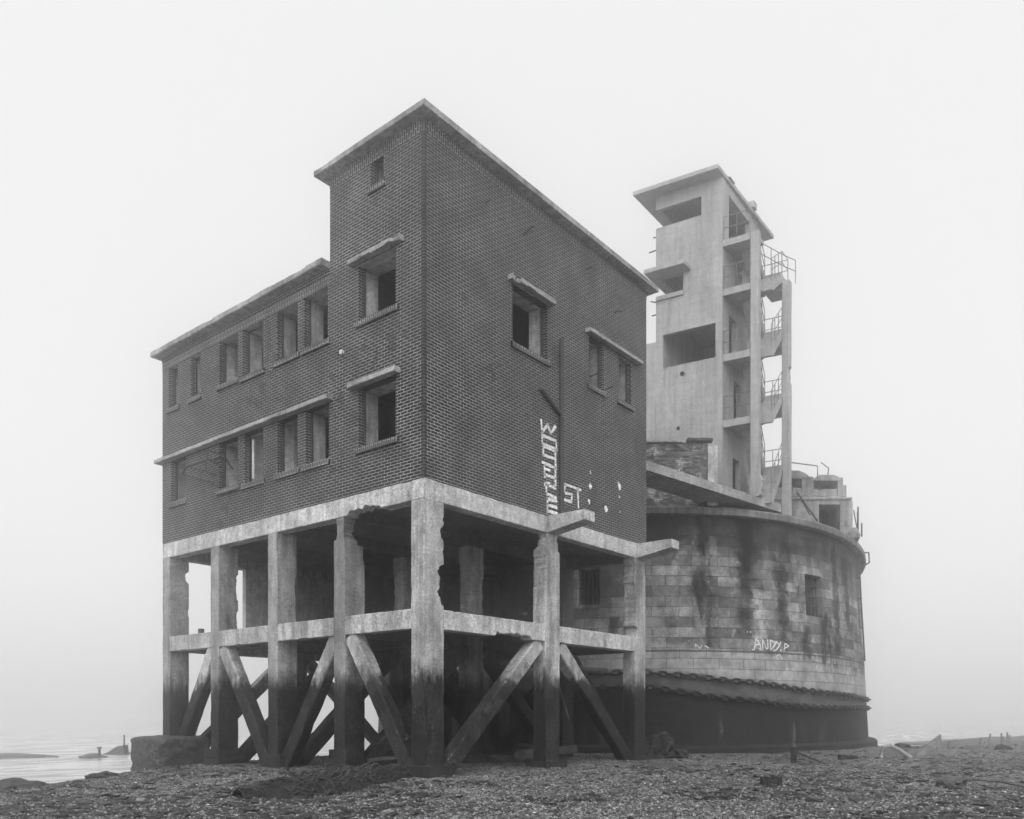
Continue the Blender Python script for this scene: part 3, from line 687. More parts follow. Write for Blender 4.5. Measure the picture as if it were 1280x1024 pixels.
# foot: a low ledge
prof = [(-.8, .42), (.16, .40), (.22, .34), (.30, .06), (.30, 0.)]
for (za, oa), (zb, ob) in zip(prof, prof[1:]):
    for i in range(0, n-1): dface([(ts[i], za, oa), (ts[i+1], za, oa), (ts[i+1], zb, ob), (ts[i], zb, ob)])
m.uv = {'UVMap': uv, 'weed': uv2}
P('stone_wall', m, 'stone', T, smooth=False)
m = MB(); k = 0; tt = np.linspace(-math.pi*1.5, math.pi*.5, 240)[:-1]
cp = [(9.19, -.6), (9.14, .02), (9.13, .24), (9.17, .33), (9.38, .34), (9.46, .30), (9.49, .2), (9.49, -1.1), (9.19, -1.1)]
for i, t in enumerate(tt):
    for z, o in cp: m.v.append(dpt(t, z+.012*mnoise.noise(Vector((t*30, z, 0))), o+.015*mnoise.noise(Vector((t*40, o, 3)))))
q = len(cp); nn = len(tt)
for i in range(nn):
    for j in range(q-1): a = i*q+j; b = ((i+1) % nn)*q+j; m.f.append((a, b, b+1, a+1))
P('coping', m, 'coping', T)
m = MB(); m.v = [dpt(t, 9.40, -1.0) for t in tt]; m.f = [tuple(range(len(tt)))]; P('roof_deck', m, 'roofc', T)
for (a, b, c, d) in wins:
    m = MB()
    fr_ = [dpt(a, c, -.28), dpt(b, c, -.28), dpt(b, d, -.28), dpt(a, d, -.28)]; m.tube(fr_, .04, 5, True)
    for k in range(1, 5): t = a+(b-a)*k/5; m.tube([dpt(t, c, -.28), dpt(t, d, -.28)], .028, 5)
    for k in range(1, 4): z = c+(d-c)*k/4; m.tube([dpt(a, z, -.28), dpt(b, z, -.28)], .02, 5)
    o = P('window_grille', m, 'iron', T)
    m = MB(); m.quad(dpt(a-.004, c-.02, -.54), dpt(b+.004, c-.02, -.54), dpt(b+.004, d+.02, -.54), dpt(a-.004, d+.02, -.54)); P('dark_niche_back', m, 'iron', o)  # dark sheet closing the niche, stands for the shade behind the bars
# ladder pipe at the right-hand edge, small hoop on the coping, rails on the roof edge
te = dth(1068)[0]
m = MB(); tz = te+.13; m.tube([dpt(tz, 9.1, .15), dpt(tz, 7., .13), dpt(tz, 4., .15)], .035, 6)
for z in (8, 7, 5.6, 4.1): m.tube([dpt(tz, z, .0), dpt(tz, z, .17)], .03, 5)
P('ladder', m, 'iron', T)
m = MB(); tz = te+.17; m.tube([dpt(tz, 9.35, .3), dpt(tz, 9.35, .52), dpt(tz, 8.85, .52), dpt(tz, 8.7, .25)], .045, 6); P('hoop', m, 'iron', T)
df = lambda x, y: (lambda q: dpt(q[0], q[1], .012))(dth(x, y))
def dpaint(name, strokes, w, mat):
    m = MB()
    for st in strokes:
        pts = [dth(*p) for p in st]
        for (ta, za), (tb, zb) in zip(pts, pts[1:]):
            k = max(1, int(math.hypot((arc(tb)-arc(ta)), zb-za)/.15))
            for q in range(k):
                t0, z0, t1, z1 = ta+(tb-ta)*q/k, za+(zb-za)*q/k, ta+(tb-ta)*(q+1)/k, za+(zb-za)*(q+1)/k
                s0, s1 = arc(t0), arc(t1); L = math.hypot(s1-s0, z1-z0) or 1; nx, nz = -(z1-z0)/L*w/2, (s1-s0)/L*w/2
                per = (arc(t0+.001)-arc(t0))/.001
                m.quad(dpt(t0-nx/per, z0-nz, .006), dpt(t1-nx/per, z1-nz, .006), dpt(t1+nx/per, z1+nz, .006), dpt(t0+nx/per, z0+nz, .006))
    return P(name, m, mat, T)
g2 = lambda L: [(930+x/18.286, 785+y/18.286) for x, y in L]
dpaint('painted_lettering', [g2(q) for q in ([(190, 500), (235, 490), (272, 240), (345, 340), (395, 500), (340, 480)], [(262, 395), (350, 362)], [(430, 520), (418, 260), (512, 490), (545, 465), (538, 260)],
  [(610, 510), (590, 270), (725, 350), (610, 510)], [(720, 300), (800, 380)], [(840, 315), (790, 430), (730, 510), (665, 522)], [(826, 500), (850, 525)], [(850, 500), (826, 525)], [(826, 512), (852, 514)], [(915, 520), (930, 350), (1025, 410), (920, 470)])], .05, 'chalk')
g3 = lambda L: [(800+x/8.533, 730+y/8.533) for x, y in L]
dpaint('faint_scribble', [g3(q) for q in ([(590, 640), (595, 675)], [(592, 640), (640, 690), (660, 655)], [(690, 660), (735, 685)])]+[[(968, 822), (974, 818), (978, 824)], [(938, 789), (938, 791)], [(934, 789), (934, 791)]], .035, 'chalk')

# the two chains wound round the fort
def chain(tl, zl, label, ext):
    m = MB(); t = tl[0]-.28; k = 0; L = .38
    while t < tl[-1]+ext:
        z = float(np.interp(t, tl, zl)); per = (arc(t+.001)-arc(t))/.001; dt = L*.76/per
        z2 = float(np.interp(t+dt, tl, zl))
        c = Vector(dpt(t, z, .13)); ax = (Vector(dpt(t+dt, z2, .13))-c).normalized(); nr = (Vector(dpt(t, z, 1))-Vector(dpt(t, z, 0))).normalized(); up = ax.cross(nr).normalized()
        if k % 2: sd = up
        else: sd = nr
        pts = []
        for q in range(10):
            g = q/10*2*math.pi; pts.append(c+ax*math.cos(g)*L/2+sd*math.sin(g)*.09)
        m.tube(pts, .042, 6, True); t += dt; k += 1
    o = m.build('mooring_chain', 'chain', None, True); return tag(o, label, 'chain', 'heavy chains wound round the fort')
chain(c1t, c1z, 'upper of two heavy chains round the fort, at the foot of its pale stone', .1)
chain(c2t, c2z, 'lower of two heavy chains round the fort, hanging on the black weed', .1)

# ------------------------------------------------------------------ concrete walkway from the brick building to the fort roof
dirv = np.array([10.93-4.55, 33.6-27.8]); dirv /= np.linalg.norm(dirv)
def upto(X, d, u=LU+.02):                     # slide back along the edge until it meets the brick wall
    p = CAM+d*FW+X*RT; e_ = dirv[1]*FW+dirv[0]*RT; k = (u-p[0])/e_[0]; return tuple(p+k*e_)
A0 = upto(4.55, 27.8); A1 = upto(4.89, 29.86)
pl = [A0, cw(10.93, 33.6)[:2], cw(11.5, 34.6)[:2], cw(9.0, 36.8)[:2], cw(7.6, 34.2)[:2], cw(6.99, 31.8)[:2], A1]
m = MB(); m.prism(pl, 9.68, 10.0)
tag(m.build('walkway', 'lintel'), 'bare concrete walkway slab bridging from the brick building to the fort roof', 'walkway')

# ------------------------------------------------------------------ slender concrete observation tower on the fort
c0 = np.array([.2547*33, 33.]); LS = np.array([.8686, -.4955]); RS = np.array([.5887, .8084])
def tw(s, t, z=0.):
    p = c0+s*LS+t*RS; return cw(p[0], p[1], z)
wv = lambda q: tuple(np.array(cw(*q))[:2]-CAM)
LSw = tuple((LS[1]*FW+LS[0]*RT)); RSw = tuple((RS[1]*FW+RS[0]*RT))
O = thing('observation_tower', tw(-1.3, 2, 9.5), 'slender bare concrete lookout tower with open stairs standing on the fort roof', 'tower')
WD, DP, ZT0, ZT1 = 2.78, 4.5, 9.42, 22.96
def pr(m, s0, t0, z0, s1, t1, z1): m.prism([tw(s0, t0)[:2], tw(s1, t0)[:2], tw(s1, t1)[:2], tw(s0, t1)[:2]], z0, z1)
m = MB()
# front wall, from left to right
m.wall(tw(-WD, 0), LSw, RSw, WD, ZT0, ZT1, .2, [(-1, 1.92, 21.66, 22.42), (-1, 1.16, 18.80, 19.55), (.30, 2.50, 15.79, 17.17)])
# left wall with the same corner windows
m.wall(tw(-WD, .2), RSw, LSw, DP-.4, ZT0, ZT1, .2, [(-1, 2.3, 21.66, 22.42), (-1, 1.5, 18.80, 19.55)])
# back and right walls
m.wall(tw(-WD, DP-.2), LSw, RSw, WD, ZT0, ZT1, .2, [(.5, 2.2, 21.66, 22.42), (.6, 1.9, 18.7, 19.6)])
m.wall(tw(-.2, .2), RSw, LSw, DP-.4, ZT0, ZT1, .2, [(.48, 2.85, 20.55, 22.55), (1.2, 2.0, 18.5, 20.2), (.5, 1.3, 15.9, 17.7), (1.0, 1.8, 13.25, 15.2), (.9, 1.7, 10.02, 12.0)])
P('tower_wall', m, 'tower', O)
m = MB(); pr(m, -WD-.55, -.002, ZT0, -WD-.004, DP*.6, 16.95); P('side_wall', m, 'tower', O)
for z in (12.9, 15.5, 18.15, 20.8): m = MB(); pr(m, -WD+.21, .21, z, -.21, DP-.21, z+.2); P('floor_slab', m, 'tower', O)
m = MB(); p = [tw(-WD-.72, -.6), tw(.05, -.6), tw(.22, 5.5), tw(-WD-.6, 5.5)]; m.prism([q[:2] for q in p], ZT1+.004, ZT1+.16)
pr(m, .0, 2.9, ZT1+.161, .24, 3.25, ZT1+.42); pr(m, .0, .45, ZT1+.161, .14, 1.0, ZT1+.2); P('roof_slab', m, 'tower', O)
m = MB(); pr(m, -WD-.22, -.66, 19.56, -1.30, -.003, 19.72); pr(m, -WD-.22, -.003, 19.56, -WD-.003, 1.6, 19.72); P('canopy', m, 'tower', O)
m = MB(); pr(m, -WD+.02, -.08, 18.62, -1.6, -.002, 18.79); P('sill', m, 'tower', O)
# stair bay on the right side
slabs = [(12.92, 13.20), (15.55, 15.83), (18.18, 18.44), (20.15, 20.40)]
for z0, z1 in slabs:
    m = MB(); pr(m, .004, .02, z0, 1.08, .30, z1); pr(m, .004, .302, z1-.14, 1.30, .95, z1); pr(m, .004, .952, z1-.14, .40, 3.2, z1); P('landing', m, 'tower', O)
def tbar(p0, p1, w, h, seed, nm='column', mat='tower', bites=()):
    m = MB(); m.bar(p0, p1, LSw+(0,), RSw+(0,), w, h, .3, .02, .008, seed, bites); P(nm, m, mat, O)
tbar(tw(1.245, .17, 10.0), tw(1.245, .17, 20.42), .31, .30, 81, 'column', 'tower', [('+a', 0, .9, -.12), ('-a', 0, .7, -.05)])
tbar(tw(1.86, 2.02, 9.42), tw(1.86, 2.02, 19.1), .30, .32, 83, 'column', 'tower', [('+a', 5.5, 6.2, .05)])
m = MB(); m.tube([tw(1.74, 2.6, 9.5), tw(1.74, 2.6, 18.6)], .035, 6); P('down_pipe', m, 'rail', O)
# dog-leg flights: out to a half landing and back up to the next floor
def flight(s0, s1, t0, z0, t1, z1, n, nm='stair_flight'):
    m = MB(); dt, dz = (t1-t0)/n, (z1-z0)/n; th = .17; prof = []
    for k in range(n): prof += [(t0+k*dt, z0+(k+1)*dz), (t0+(k+1)*dt, z0+(k+1)*dz)]
    prof = [(t0, z0)]+prof+[(t1, z1-th-.1), (t0+dt*.8, z0-th), (t0, z0-th)]
    i = len(m.v); q = len(prof)
    for s_ in (s0, s1): m.v += [tw(s_, t, z) for t, z in prof]
    m.f.append(tuple(i+k for k in range(q))); m.f.append(tuple(i+q+k for k in range(q))[::-1])
    for k in range(q): h = (k+1) % q; m.f.append((i+h, i+k, i+q+k, i+q+h))
    bm = bmesh.new(); P(nm, m, 'tower', O)
    bm.free()
lv = [10.0, 13.20, 15.83, 18.44]; tops = [13.20, 15.83, 18.44, 20.40]
def rails(m, pts, h=(.5, .95), posts=None):
    pts = [Vector(p) for p in pts]
    for hh in h: m.tube([p+Vector((0, 0, hh)) for p in pts], .016, 5)
    for k, (a, b) in enumerate(zip(pts, pts[1:])):
        nn_ = max(1, int(round((b-a).length/.62)))
        for q in range(nn_+(k == len(pts)-2)):
            p = a.lerp(b, q/nn_); m.tube([p, p+Vector((0, 0, h[-1]))], .016, 5)
for k, (z0, z1) in enumerate(zip(lv, tops)):
    zm_ = z0+(z1-z0)*.5
    flight(1.06, 1.72, .62, z0, 1.98, zm_, 7)
    m = MB(); pr(m, .42, 2.0, zm_-.30, 1.02, 2.75, zm_); pr(m, 1.022, 2.0, zm_-.66, 1.69, 2.75, zm_); pr(m, .42, 1.6, zm_-.72, 1.018, 1.998, zm_-.3); P('half_landing', m, 'tower', O)
    flight(.42, 1.02, 1.98, zm_, .97, z1, 7)
    m = MB(); zc = zm_+.0
    rails(m, [tw(1.69, .66, z0+.12), tw(1.69, 1.95, zm_), tw(1.69, 2.72, zm_), tw(.46, 2.72, zm_)])
    rails(m, [tw(1.0, 1.96, zm_), tw(1.0, .98, z1)])
    P('stair_rail', m, 'rail', O)
    m = MB(); rails(m, [tw(.03, .08, z1), tw(1.06, .08, z1)]); P('landing_rail', m, 'rail', O)
m = MB(); zz = 20.40; rails(m, [tw(1.15, .98, zz-.9), tw(1.69, 1.95, zz-1.1), tw(2.0, 2.7, zz-1.1)]); P('stair_rail', m, 'rail', O)
m = MB()
for (s, t, z, ds_, dt_, dz) in ((-WD, .35, 21.5, -.35, .15, .12), (-WD, .3, 20.95, -.42, -.05, -.06), (-WD, .3, 18.7, -.42, .1, .2), (-WD, .3, 18.25, -.30, -.05, -.05)):
    m.tube([tw(s, t, z), tw(s+ds_, t+dt_, z+dz)], .028, 5)
P('reinforcing_bar', m, 'iron', O)
m = MB()
for s, z, r in ((-1.65, 15.40, .11), (-1.82, 13.2, .09)): m.tube([tw(s, -.012, z), tw(s, .002, z)], r, 5)  # dark discs on the wall face, painted shade for small holes
P('hole_shade_disc', m, 'dark', O)

# ------------------------------------------------------------------ other pieces on the fort roof
H = thing('brick_hut', atd(850, 600, 33), 'low limewashed brick wall with a pale end pier on the fort edge beside the tower', 'hut')
m = MB(); q = [cw(1.5, 32.2)[:2], cw(7.55, 31.95)[:2], cw(8.6, 35.0)[:2], cw(1.5, 35.2)[:2]]; m.prism(q, 9.50, 11.98); P('brick_wall', m, 'hutbrick', H)
m = MB(); q = [cw(7.565, 31.93)[:2], cw(7.95, 31.93)[:2], cw(8.1, 32.5)[:2], cw(7.72, 32.5)[:2]]; m.prism(q, 9.52, 11.85); P('pier', m, 'beam', H)
m = MB(); m.bar(cw(6.75, 31.9, 12.05), cw(7.72, 31.9, 12.02), RT.tolist()+[0] if False else (float(FW[0]), float(FW[1]), 0), Z_, .3, .12, .1, .03, .02, 3); P('lintel', m, 'iron', H)
m = MB(); m.prism([cw(1.4, 32.0)[:2], cw(6.6, 31.9)[:2], cw(6.7, 35.2)[:2], cw(1.4, 35.3)[:2]], 11.985, 12.05); P('roof_slab', m, 'roofc', H)

G = thing('gun_emplacement', cw(14.2, 39, 9.4), 'ruined concrete gun house with two hooded openings at the right of the fort roof', 'gun house')
def gb(m, X0, X1, d0, d1, z0, z1): m.bar(cw(X0, (d0+d1)/2, (z0+z1)/2), cw(X1, (d0+d1)/2, (z0+z1)/2), (float(FW[0]), float(FW[1]), 0), Z_, d1-d0, z1-z0, .14, .045, .035, int(X0*37+z0*11))
m = MB(); m.wall(cw(11.6, 38.0), tuple(RT), tuple(FW), 4.07, 9.40, 11.30, .35, [(2.52, 3.50, 9.42, 11.12)])
gb(m, 11.6, 11.95, 38.36, 41, 9.4, 11.3); gb(m, 15.32, 15.67, 38.36, 41, 9.4, 11.3); gb(m, 11.96, 15.31, 40.6, 41, 9.4, 11.3); P('lower_wall', m, 'roofc', G)
m = MB(); gb(m, 11.5, 15.62, 37.93, 41.05, 11.303, 11.46); P('cornice', m, 'roofc', G)
m = MB()
gb(m, 11.6, 13.35, 38.1, 40.8, 11.463, 11.92); gb(m, 13.36, 13.90, 38.05, 40.8, 11.463, 12.42); gb(m, 13.91, 15.0, 38.1, 40.8, 11.463, 11.86); gb(m, 15.01, 15.24, 38.05, 40.8, 11.463, 12.38); gb(m, 15.25, 15.44, 38.15, 40.6, 11.463, 12.06)
gb(m, 11.6, 13.35, 39.0, 40.8, 11.922, 12.3); gb(m, 13.91, 15.0, 39.0, 40.8, 11.862, 12.2); P('upper_wall', m, 'roofc', G)
def hoodroof(X0, X1, z0, z1):
    m = MB(); n = 8; R = []
    for k in range(n+1):
        f = k/n; x = X0+(X1-X0)*f; e_ = min(f, 1-f)*2; zt = z0+(z1-z0)*min(1, (e_*2.2)**.5 if e_ > 0 else .25)
        R.append((x, max(zt, z0+.08)))
    for (xa, za), (xb, zb) in zip(R, R[1:]):
        pts = [(xa, 38.02, z0), (xb, 38.02, z0), (xb, 38.02, zb-.07), (xa, 38.02, za-.07)]
        m.quad(*[cw(*p) for p in pts]); m.quad(cw(xa, 38.02, za-.07), cw(xb, 38.02, zb-.07), cw(xb, 38.2, zb), cw(xa, 38.2, za)); m.quad(cw(xa, 38.2, za), cw(xb, 38.2, zb), cw(xb, 40.9, zb), cw(xa, 40.9, za))
        m.quad(cw(xb, 38.02, z0), cw(xa, 38.02, z0), cw(xa, 40.9, z0), cw(xb, 40.9, z0)); m.quad(cw(xb, 40.9, z0), cw(xa, 40.9, z0), cw(xa, 40.9, za), cw(xb, 40.9, zb))
    xa, za = R[0]; m.quad(cw(xa, 40.9, z0), cw(xa, 38.02, z0), cw(xa, 38.2, za), cw(xa, 40.9, za)); xb, zb = R[-1]; m.quad(cw(xb, 38.02, z0), cw(xb, 40.9, z0), cw(xb, 40.9, zb), cw(xb, 38.2, zb))
    P('hood', m, 'roofc', G)
hoodroof(11.7, 13.75, 12.32, 12.74); hoodroof(13.93, 15.2, 12.22, 12.54)
for X, d, r, h, sd in ((15.85, 39.0, .2, 1.2, 1), (15.6, 37.7, .28, .5, 2), (12.9, 36.8, .35, .32, 3), (13.9, 37.2, .3, .3, 4)): m = MB(); m.lump(cw(X, d, 9.45+h*.4), (r, r, h*.6), 2, .35, 1.5, sd); P('rubble', m, 'roofc', G)
m = MB(); m.tube([cw(12.72, 37.9, 12.7), cw(12.72, 37.9, 13.02), cw(14.02, 37.9, 12.85), cw(14.02, 37.9, 12.4)], .03, 5); P('guard_rail', m, 'rail', G)
m = MB(); m.tube([cw(14.72, 38.6, 12.4), cw(14.80, 38.6, 12.95), cw(14.45, 38.6, 13.22)], .03, 5); m.tube([cw(14.66, 38.6, 12.4), cw(14.76, 38.6, 12.7)], .025, 5); P('bent_pipe', m, 'rail', G)
m = MB(); m.tube([cw(12.2, 35.4, 11.0), cw(13.3, 36.0, 9.9)], .035, 5); m.tube([cw(12.8, 36.6, 11.0), cw(13.5, 36.8, 10.0)], .03, 5); m.tube([cw(13.3, 36, 10.0), cw(13.3, 36, 9.45)], .03, 5)
tag(m.build('iron_pipes', 'iron'), 'tangle of thin iron pipes leaning in front of the gun house', 'pipes')
m = MB()
for k in range(12):
    pass
bmc = cw(12.75, 36.2, 9.75); m.tube([(bmc[0]-FW[0]*.4, bmc[1]-FW[1]*.4, 9.78), (bmc[0]+FW[0]*.5, bmc[1]+FW[1]*.5, 9.78)], .36, 16); m.tube([(bmc[0]-FW[0]*.45, bmc[1]-FW[1]*.45, 9.78), (bmc[0]-FW[0]*.38, bmc[1]-FW[1]*.38, 9.78)], .30, 16)
tag(m.build('drum', 'roofc'), 'fat concrete drum lying beside the stair foot on the fort roof', 'drum')
m = MB()
for X, d, h in ((15.75, 37.6, 10.9), (15.9, 38.0, 10.75), (15.62, 36.9, 10.0)): m.tube([cw(X, d, 9.4), cw(X, d, h)], .035, 5)
m.tube([cw(15.3, 37.0, 10.6), cw(15.85, 37.9, 9.85)], .025, 5); m.tube([cw(15.75, 37.6, 9.75), cw(15.9, 38.0, 9.75)], .022, 5)
tag(m.build('railing', 'iron'), 'broken iron railing at the far right edge of the fort roof', 'railing')

# ------------------------------------------------------------------ things on the beach
def bigbox(c, ax, L, Wd, Ht, seed, mat, name):
    m = MB(); a = np.array([math.cos(ax), math.sin(ax)]); n_ = 14
    bm = bmesh.new(); bmesh.ops.create_cube(bm, size=1); bmesh.ops.subdivide_edges(bm, edges=bm.edges, cuts=19, use_grid_fill=True)
    for v in bm.verts:
        p = v.co.copy(); q = Vector((p.x*2, p.y*2, p.z*2)); r = (abs(q.x)**11+abs(q.y)**11+abs(q.z)**11)**(1/11); q = q/max(r, .01)*.5
        nz = mnoise.fractal(q*5+Vector((seed, 0, 0)), .8, 2., 6)*.055; q = q*(1+nz)
        x, y, z = q.x*L, q.y*Wd, (q.z+.5)*Ht
        m.v.append((c[0]+a[0]*x-a[1]*y, c[1]+a[1]*x+a[0]*y, c[2]+z))
    bm.verts.index_update()
    m.f = [tuple(v.index for v in f.verts) for f in bm.faces]; bm.free()
    return m.build(name, mat)
tag(bigbox((-.05, 11.35, -.55), 1.5, 2.15, 1.7, 1.32, 2, 'block', 'concrete_block'), 'big weed-covered concrete block at the foot of the far left leg', 'block')
c = onz(826, 948, .0); m = MB(); m.lump((c[0], c[1]+.1, .22), (.6, .5, .55), 4, .6, 1.0, 5); m.lump((c[0]+.35, c[1]-.45, .08), (.45, .35, .25), 4, .6, 1.2, 8)
tag(m.build('boulder', 'rock'), 'rounded grey boulder leaning by the right end leg of the brick building', 'boulder')
def lumprock(name, X, d, r, label, seed, mat='rock', dz=.0, group=None, cat='rock'):
    m = MB(); z = gz(X, d)+dz; m.lump(cw(X, d, z), r, 3, .45, 1.3, seed); return tag(m.build(name, mat), label, cat, group)
lumprock('rock', -11.35, 19.2, (.55, .75, .28), 'dark low rock on the shingle at the far left of the waterline', 3, dz=.0)
lumprock('rock', -11.2, 22.6, (.4, .35, .14), 'small dark rock half sunk in the beach crest left of the weedy block', 6, dz=.05)
lumprock('rock', 17.3, 36.6, (.5, .4, .22), 'dark stone on the beach just right of the fort foot', 12, 'weed')
lumprock('rock', 20.5, 34.5, (.35, .3, .2), 'small dark stone alone on the shingle right of the fort', 15, 'weed')
# heap of tarred net and rope
NP = [Vector(onz(x, y, .02)) for x, y in ((296, 996), (345, 995), (400, 990), (450, 981), (495, 971), (532, 966))]
m = MB(); rnd = random.Random(11)
def along(t):
    k = min(int(t*(len(NP)-1)), len(NP)-2); f_ = t*(len(NP)-1)-k; return NP[k].lerp(NP[k+1], f_)
axn = (NP[-1]-NP[0]).normalized(); sdn = Vector((-axn.y, axn.x, 0))
nL, nW = 120, 30; i0 = len(m.v)
def nw_(t): return (.08+.40*max(0, math.sin(math.pi*min(1, t*1.02+.02)))**.6)*(1+.35*mnoise.noise(Vector((t*9, 2, 0))))
def nh_(t): return (.06+.33*max(0, math.sin(math.pi*min(1, .06+t*.93)))**.7)*(1+.35*mnoise.noise(Vector((t*13, 7, 0))))
def npt(t, g_, up=0.):
    p = along(min(max(t, 0), .999))+sdn*g_*nw_(t); v = np.array([p.x, p.y])-CAM
    return Vector((p.x, p.y, gz(float(v@RT), float(v@FW))-.03+nh_(t)*max(0, 1-g_*g_)**.85+up))
for i in range(nL+1):
    t = i/nL
    for j in range(nW+1):
        g_ = -1+2*j/nW; p = npt(t, g_); nz = mnoise.fractal(Vector((p.x*4, p.y*4, 1)), 1., 2., 5)
        m.v.append((p.x, p.y, p.z+(.09*nz+.022*math.sin(t*210+g_*9+nz*4))*(1-abs(g_))))
for i in range(nL):
    for j in range(nW): a = i0+i*(nW+1)+j; m.f.append((a, a+nW+1, a+nW+2, a+1))
Nn = m.build('fishing_net', 'rope', None); tag(Nn, 'long heap of black tarred fishing net and rope on the shingle', 'net')
m = MB()
for k in range(150):
    t0 = rnd.random()*.9; L_ = rnd.uniform(.04, .16); pts = []; s0 = rnd.uniform(-.95, .8); s1 = s0+rnd.uniform(-.5, .5)
    for q in range(9):
        f_ = q/8; g_ = max(-.97, min(.97, s0+(s1-s0)*f_+.06*math.sin(q*1.7+k))); pts.append(npt(t0+L_*f_, g_, .02+rnd.uniform(-.02, .03)))
    m.tube(pts, rnd.uniform(.008, .02), 5)
o = m.build('loose_rope', 'strand', Nn)
# debris heap under the building
m = MB(); rnd = random.Random(4)
for k in range(16):
    x = rnd.uniform(.9, 2.9); y = rnd.uniform(1.8, 4.2); m.lump((x, y, .0), (rnd.uniform(.3, .6), rnd.uniform(.3, .6), rnd.uniform(.15, .38)), 2, .4, 1.4, k)
tag(m.build('rubble_heap', 'weed'), 'heap of weedy rubble between the front legs under the brick building', 'rubble')
m = MB(); m.bar((.75, 3.9, .18), (1.0, 1.0, .42), X_, Z_, .1, .09, .2, .01, .01, 2); tag(m.build('plank', 'timber'), 'wet dark plank lying on the rubble behind the corner leg', 'plank')
m = MB(); m.bar((5.9, 1.9, .25), (8.9, 2.0, .33), Y_, Z_, .3, .25, .2, .02, .02, 5); tag(m.build('timber_baulk', 'timber'), 'black timber baulk lying in shadow beneath the right bay of legs', 'timber')
# stumps and scraps
def stump(px_, py_, w_, h_, label, seed, mat='weed', name='timber_stump', d_=.5):
    c = onz(px_, py_, .0); m = MB(); rnd = random.Random(seed)
    for k in range(5):
        x = (k-2)/5*w_; m.bar((c[0]+RT[0]*x, c[1]+RT[1]*x, -.15), (c[0]+RT[0]*x+rnd.uniform(-.02, .02), c[1]+RT[1]*x, h_*rnd.uniform(.8, 1.05)), tuple(RT)+(0,), tuple(FW)+(0,), w_/4.6, d_*w_, .05, .02, .012, seed+k)
    return tag(m.build(name, mat), label, 'stump')
stump(964, 982, .40, .19, 'square black timber stump alone on the pale shingle', 3)
stump(1060, 950, .55, .16, 'low black stump at the foot of the fort, right side', 8)
m = MB(); c = onz(992, 954, .0); m.bar((c[0], c[1], -.1), (c[0]+.06, c[1], .48), X_, Y_, .16, .16, .06, .02, .015, 3); m.bar((c[0]+.12, c[1]-.08, .3), (c[0]+.62, c[1]-.6, .03), X_, Z_, .07, .06, .1, .01, .01, 4)
tag(m.build('mooring_post', 'weed'), 'short black post with a slanting stay at the foot of the fort', 'post')
m = MB(); c = Vector(onz(1120, 948, .0)); pts = [c+Vector((RT[0], RT[1], 0))*x+Vector((0, 0, z)) for x, z in ((-.5, .02), (-.42, .38), (-.2, .42), (.1, .28), (.5, .02))]; m.tube(pts, .07, 8); tag(m.build('driftwood', 'wood'), 'arched pale driftwood branch on the beach right of the fort', 'driftwood')
m = MB(); c = Vector(onz(1210, 983, .0)); R3 = Vector((RT[0], RT[1], 0)); F3 = Vector((FW[0], FW[1], 0))
m.tube([c-R3*.3+Vector((0, 0, .08)), c+R3*.1+Vector((0, 0, .16)), c+R3*.6+Vector((0, 0, .11))-F3*.1, c+R3*1.0+Vector((0, 0, .02))-F3*.35], .035, 7); m.lump(tuple(c-R3*.35+Vector((0, 0, .05))), (.3, .3, .16), 3, .5, 1.5, 4)
tag(m.build('driftwood', 'timber'), 'dark branch with a weedy root end at the right of the beach', 'driftwood')
# broken groyne and its posts, out to the right
m = MB(); a, b = onz(1146, 946, .0), onz(1175, 944, .0)
A3, B3 = Vector(a), Vector(b)
for k in range(12):
    f_ = k/11; p = A3.lerp(B3, f_); h_ = .12+.62*f_; m.bar((p.x, p.y, -.2), (p.x, p.y, h_), tuple(RT)+(0,), tuple(FW)+(0,), .09, .05, .2, .006, .006, k)
m.bar((A3.x+FW[0]*.08, A3.y+FW[1]*.08, .08), (B3.x+FW[0]*.08, B3.y+FW[1]*.08, .5), tuple(FW)+(0,), Z_, .05, .12, .2, .01, .01, 3)
tag(m.build('groyne', 'greytimber'), 'broken upright groyne boards rising to the right beyond the fort', 'groyne')
posts = [(1187, 938, .75, 0, 'single thin post standing apart just right of the broken groyne boards'), (1222, 933, .8, .35, 'leaning post with a tall neighbour, left end of the far post row'), (1227, 934, .5, .3, 'short leaning post, second in the far row'), (1234, 933, 1.15, .3, 'tall leaning post near the left of the far row'),
 (1252, 932, 1.15, 0, 'thin upright post, first of the right-hand cluster'), (1254, 933, .9, 0, 'short upright post tight against its taller neighbour in the right-hand cluster'), (1259, 931, 1.2, .02, 'thickest upright post in the middle of the right-hand cluster'), (1262, 932, 1.0, 0, 'upright post right of the thickest one in the far cluster'), (1238, 935, .5, 0, 'stumpy upright post in the middle of the far row')]
for k, (x, y, h_, ln, lab) in enumerate(posts):
    c = Vector(onz(x, y, .0)); m = MB(); h_ *= .5; ln *= .5; m.bar((c.x, c.y, -.3), (c.x+RT[0]*ln, c.y+RT[1]*ln, h_), X_, Y_, .075, .075, .3, .015, .012, k); tag(m.build('groyne_post', 'greytimber'), lab, 'post', 'old groyne posts on the beach at the right')
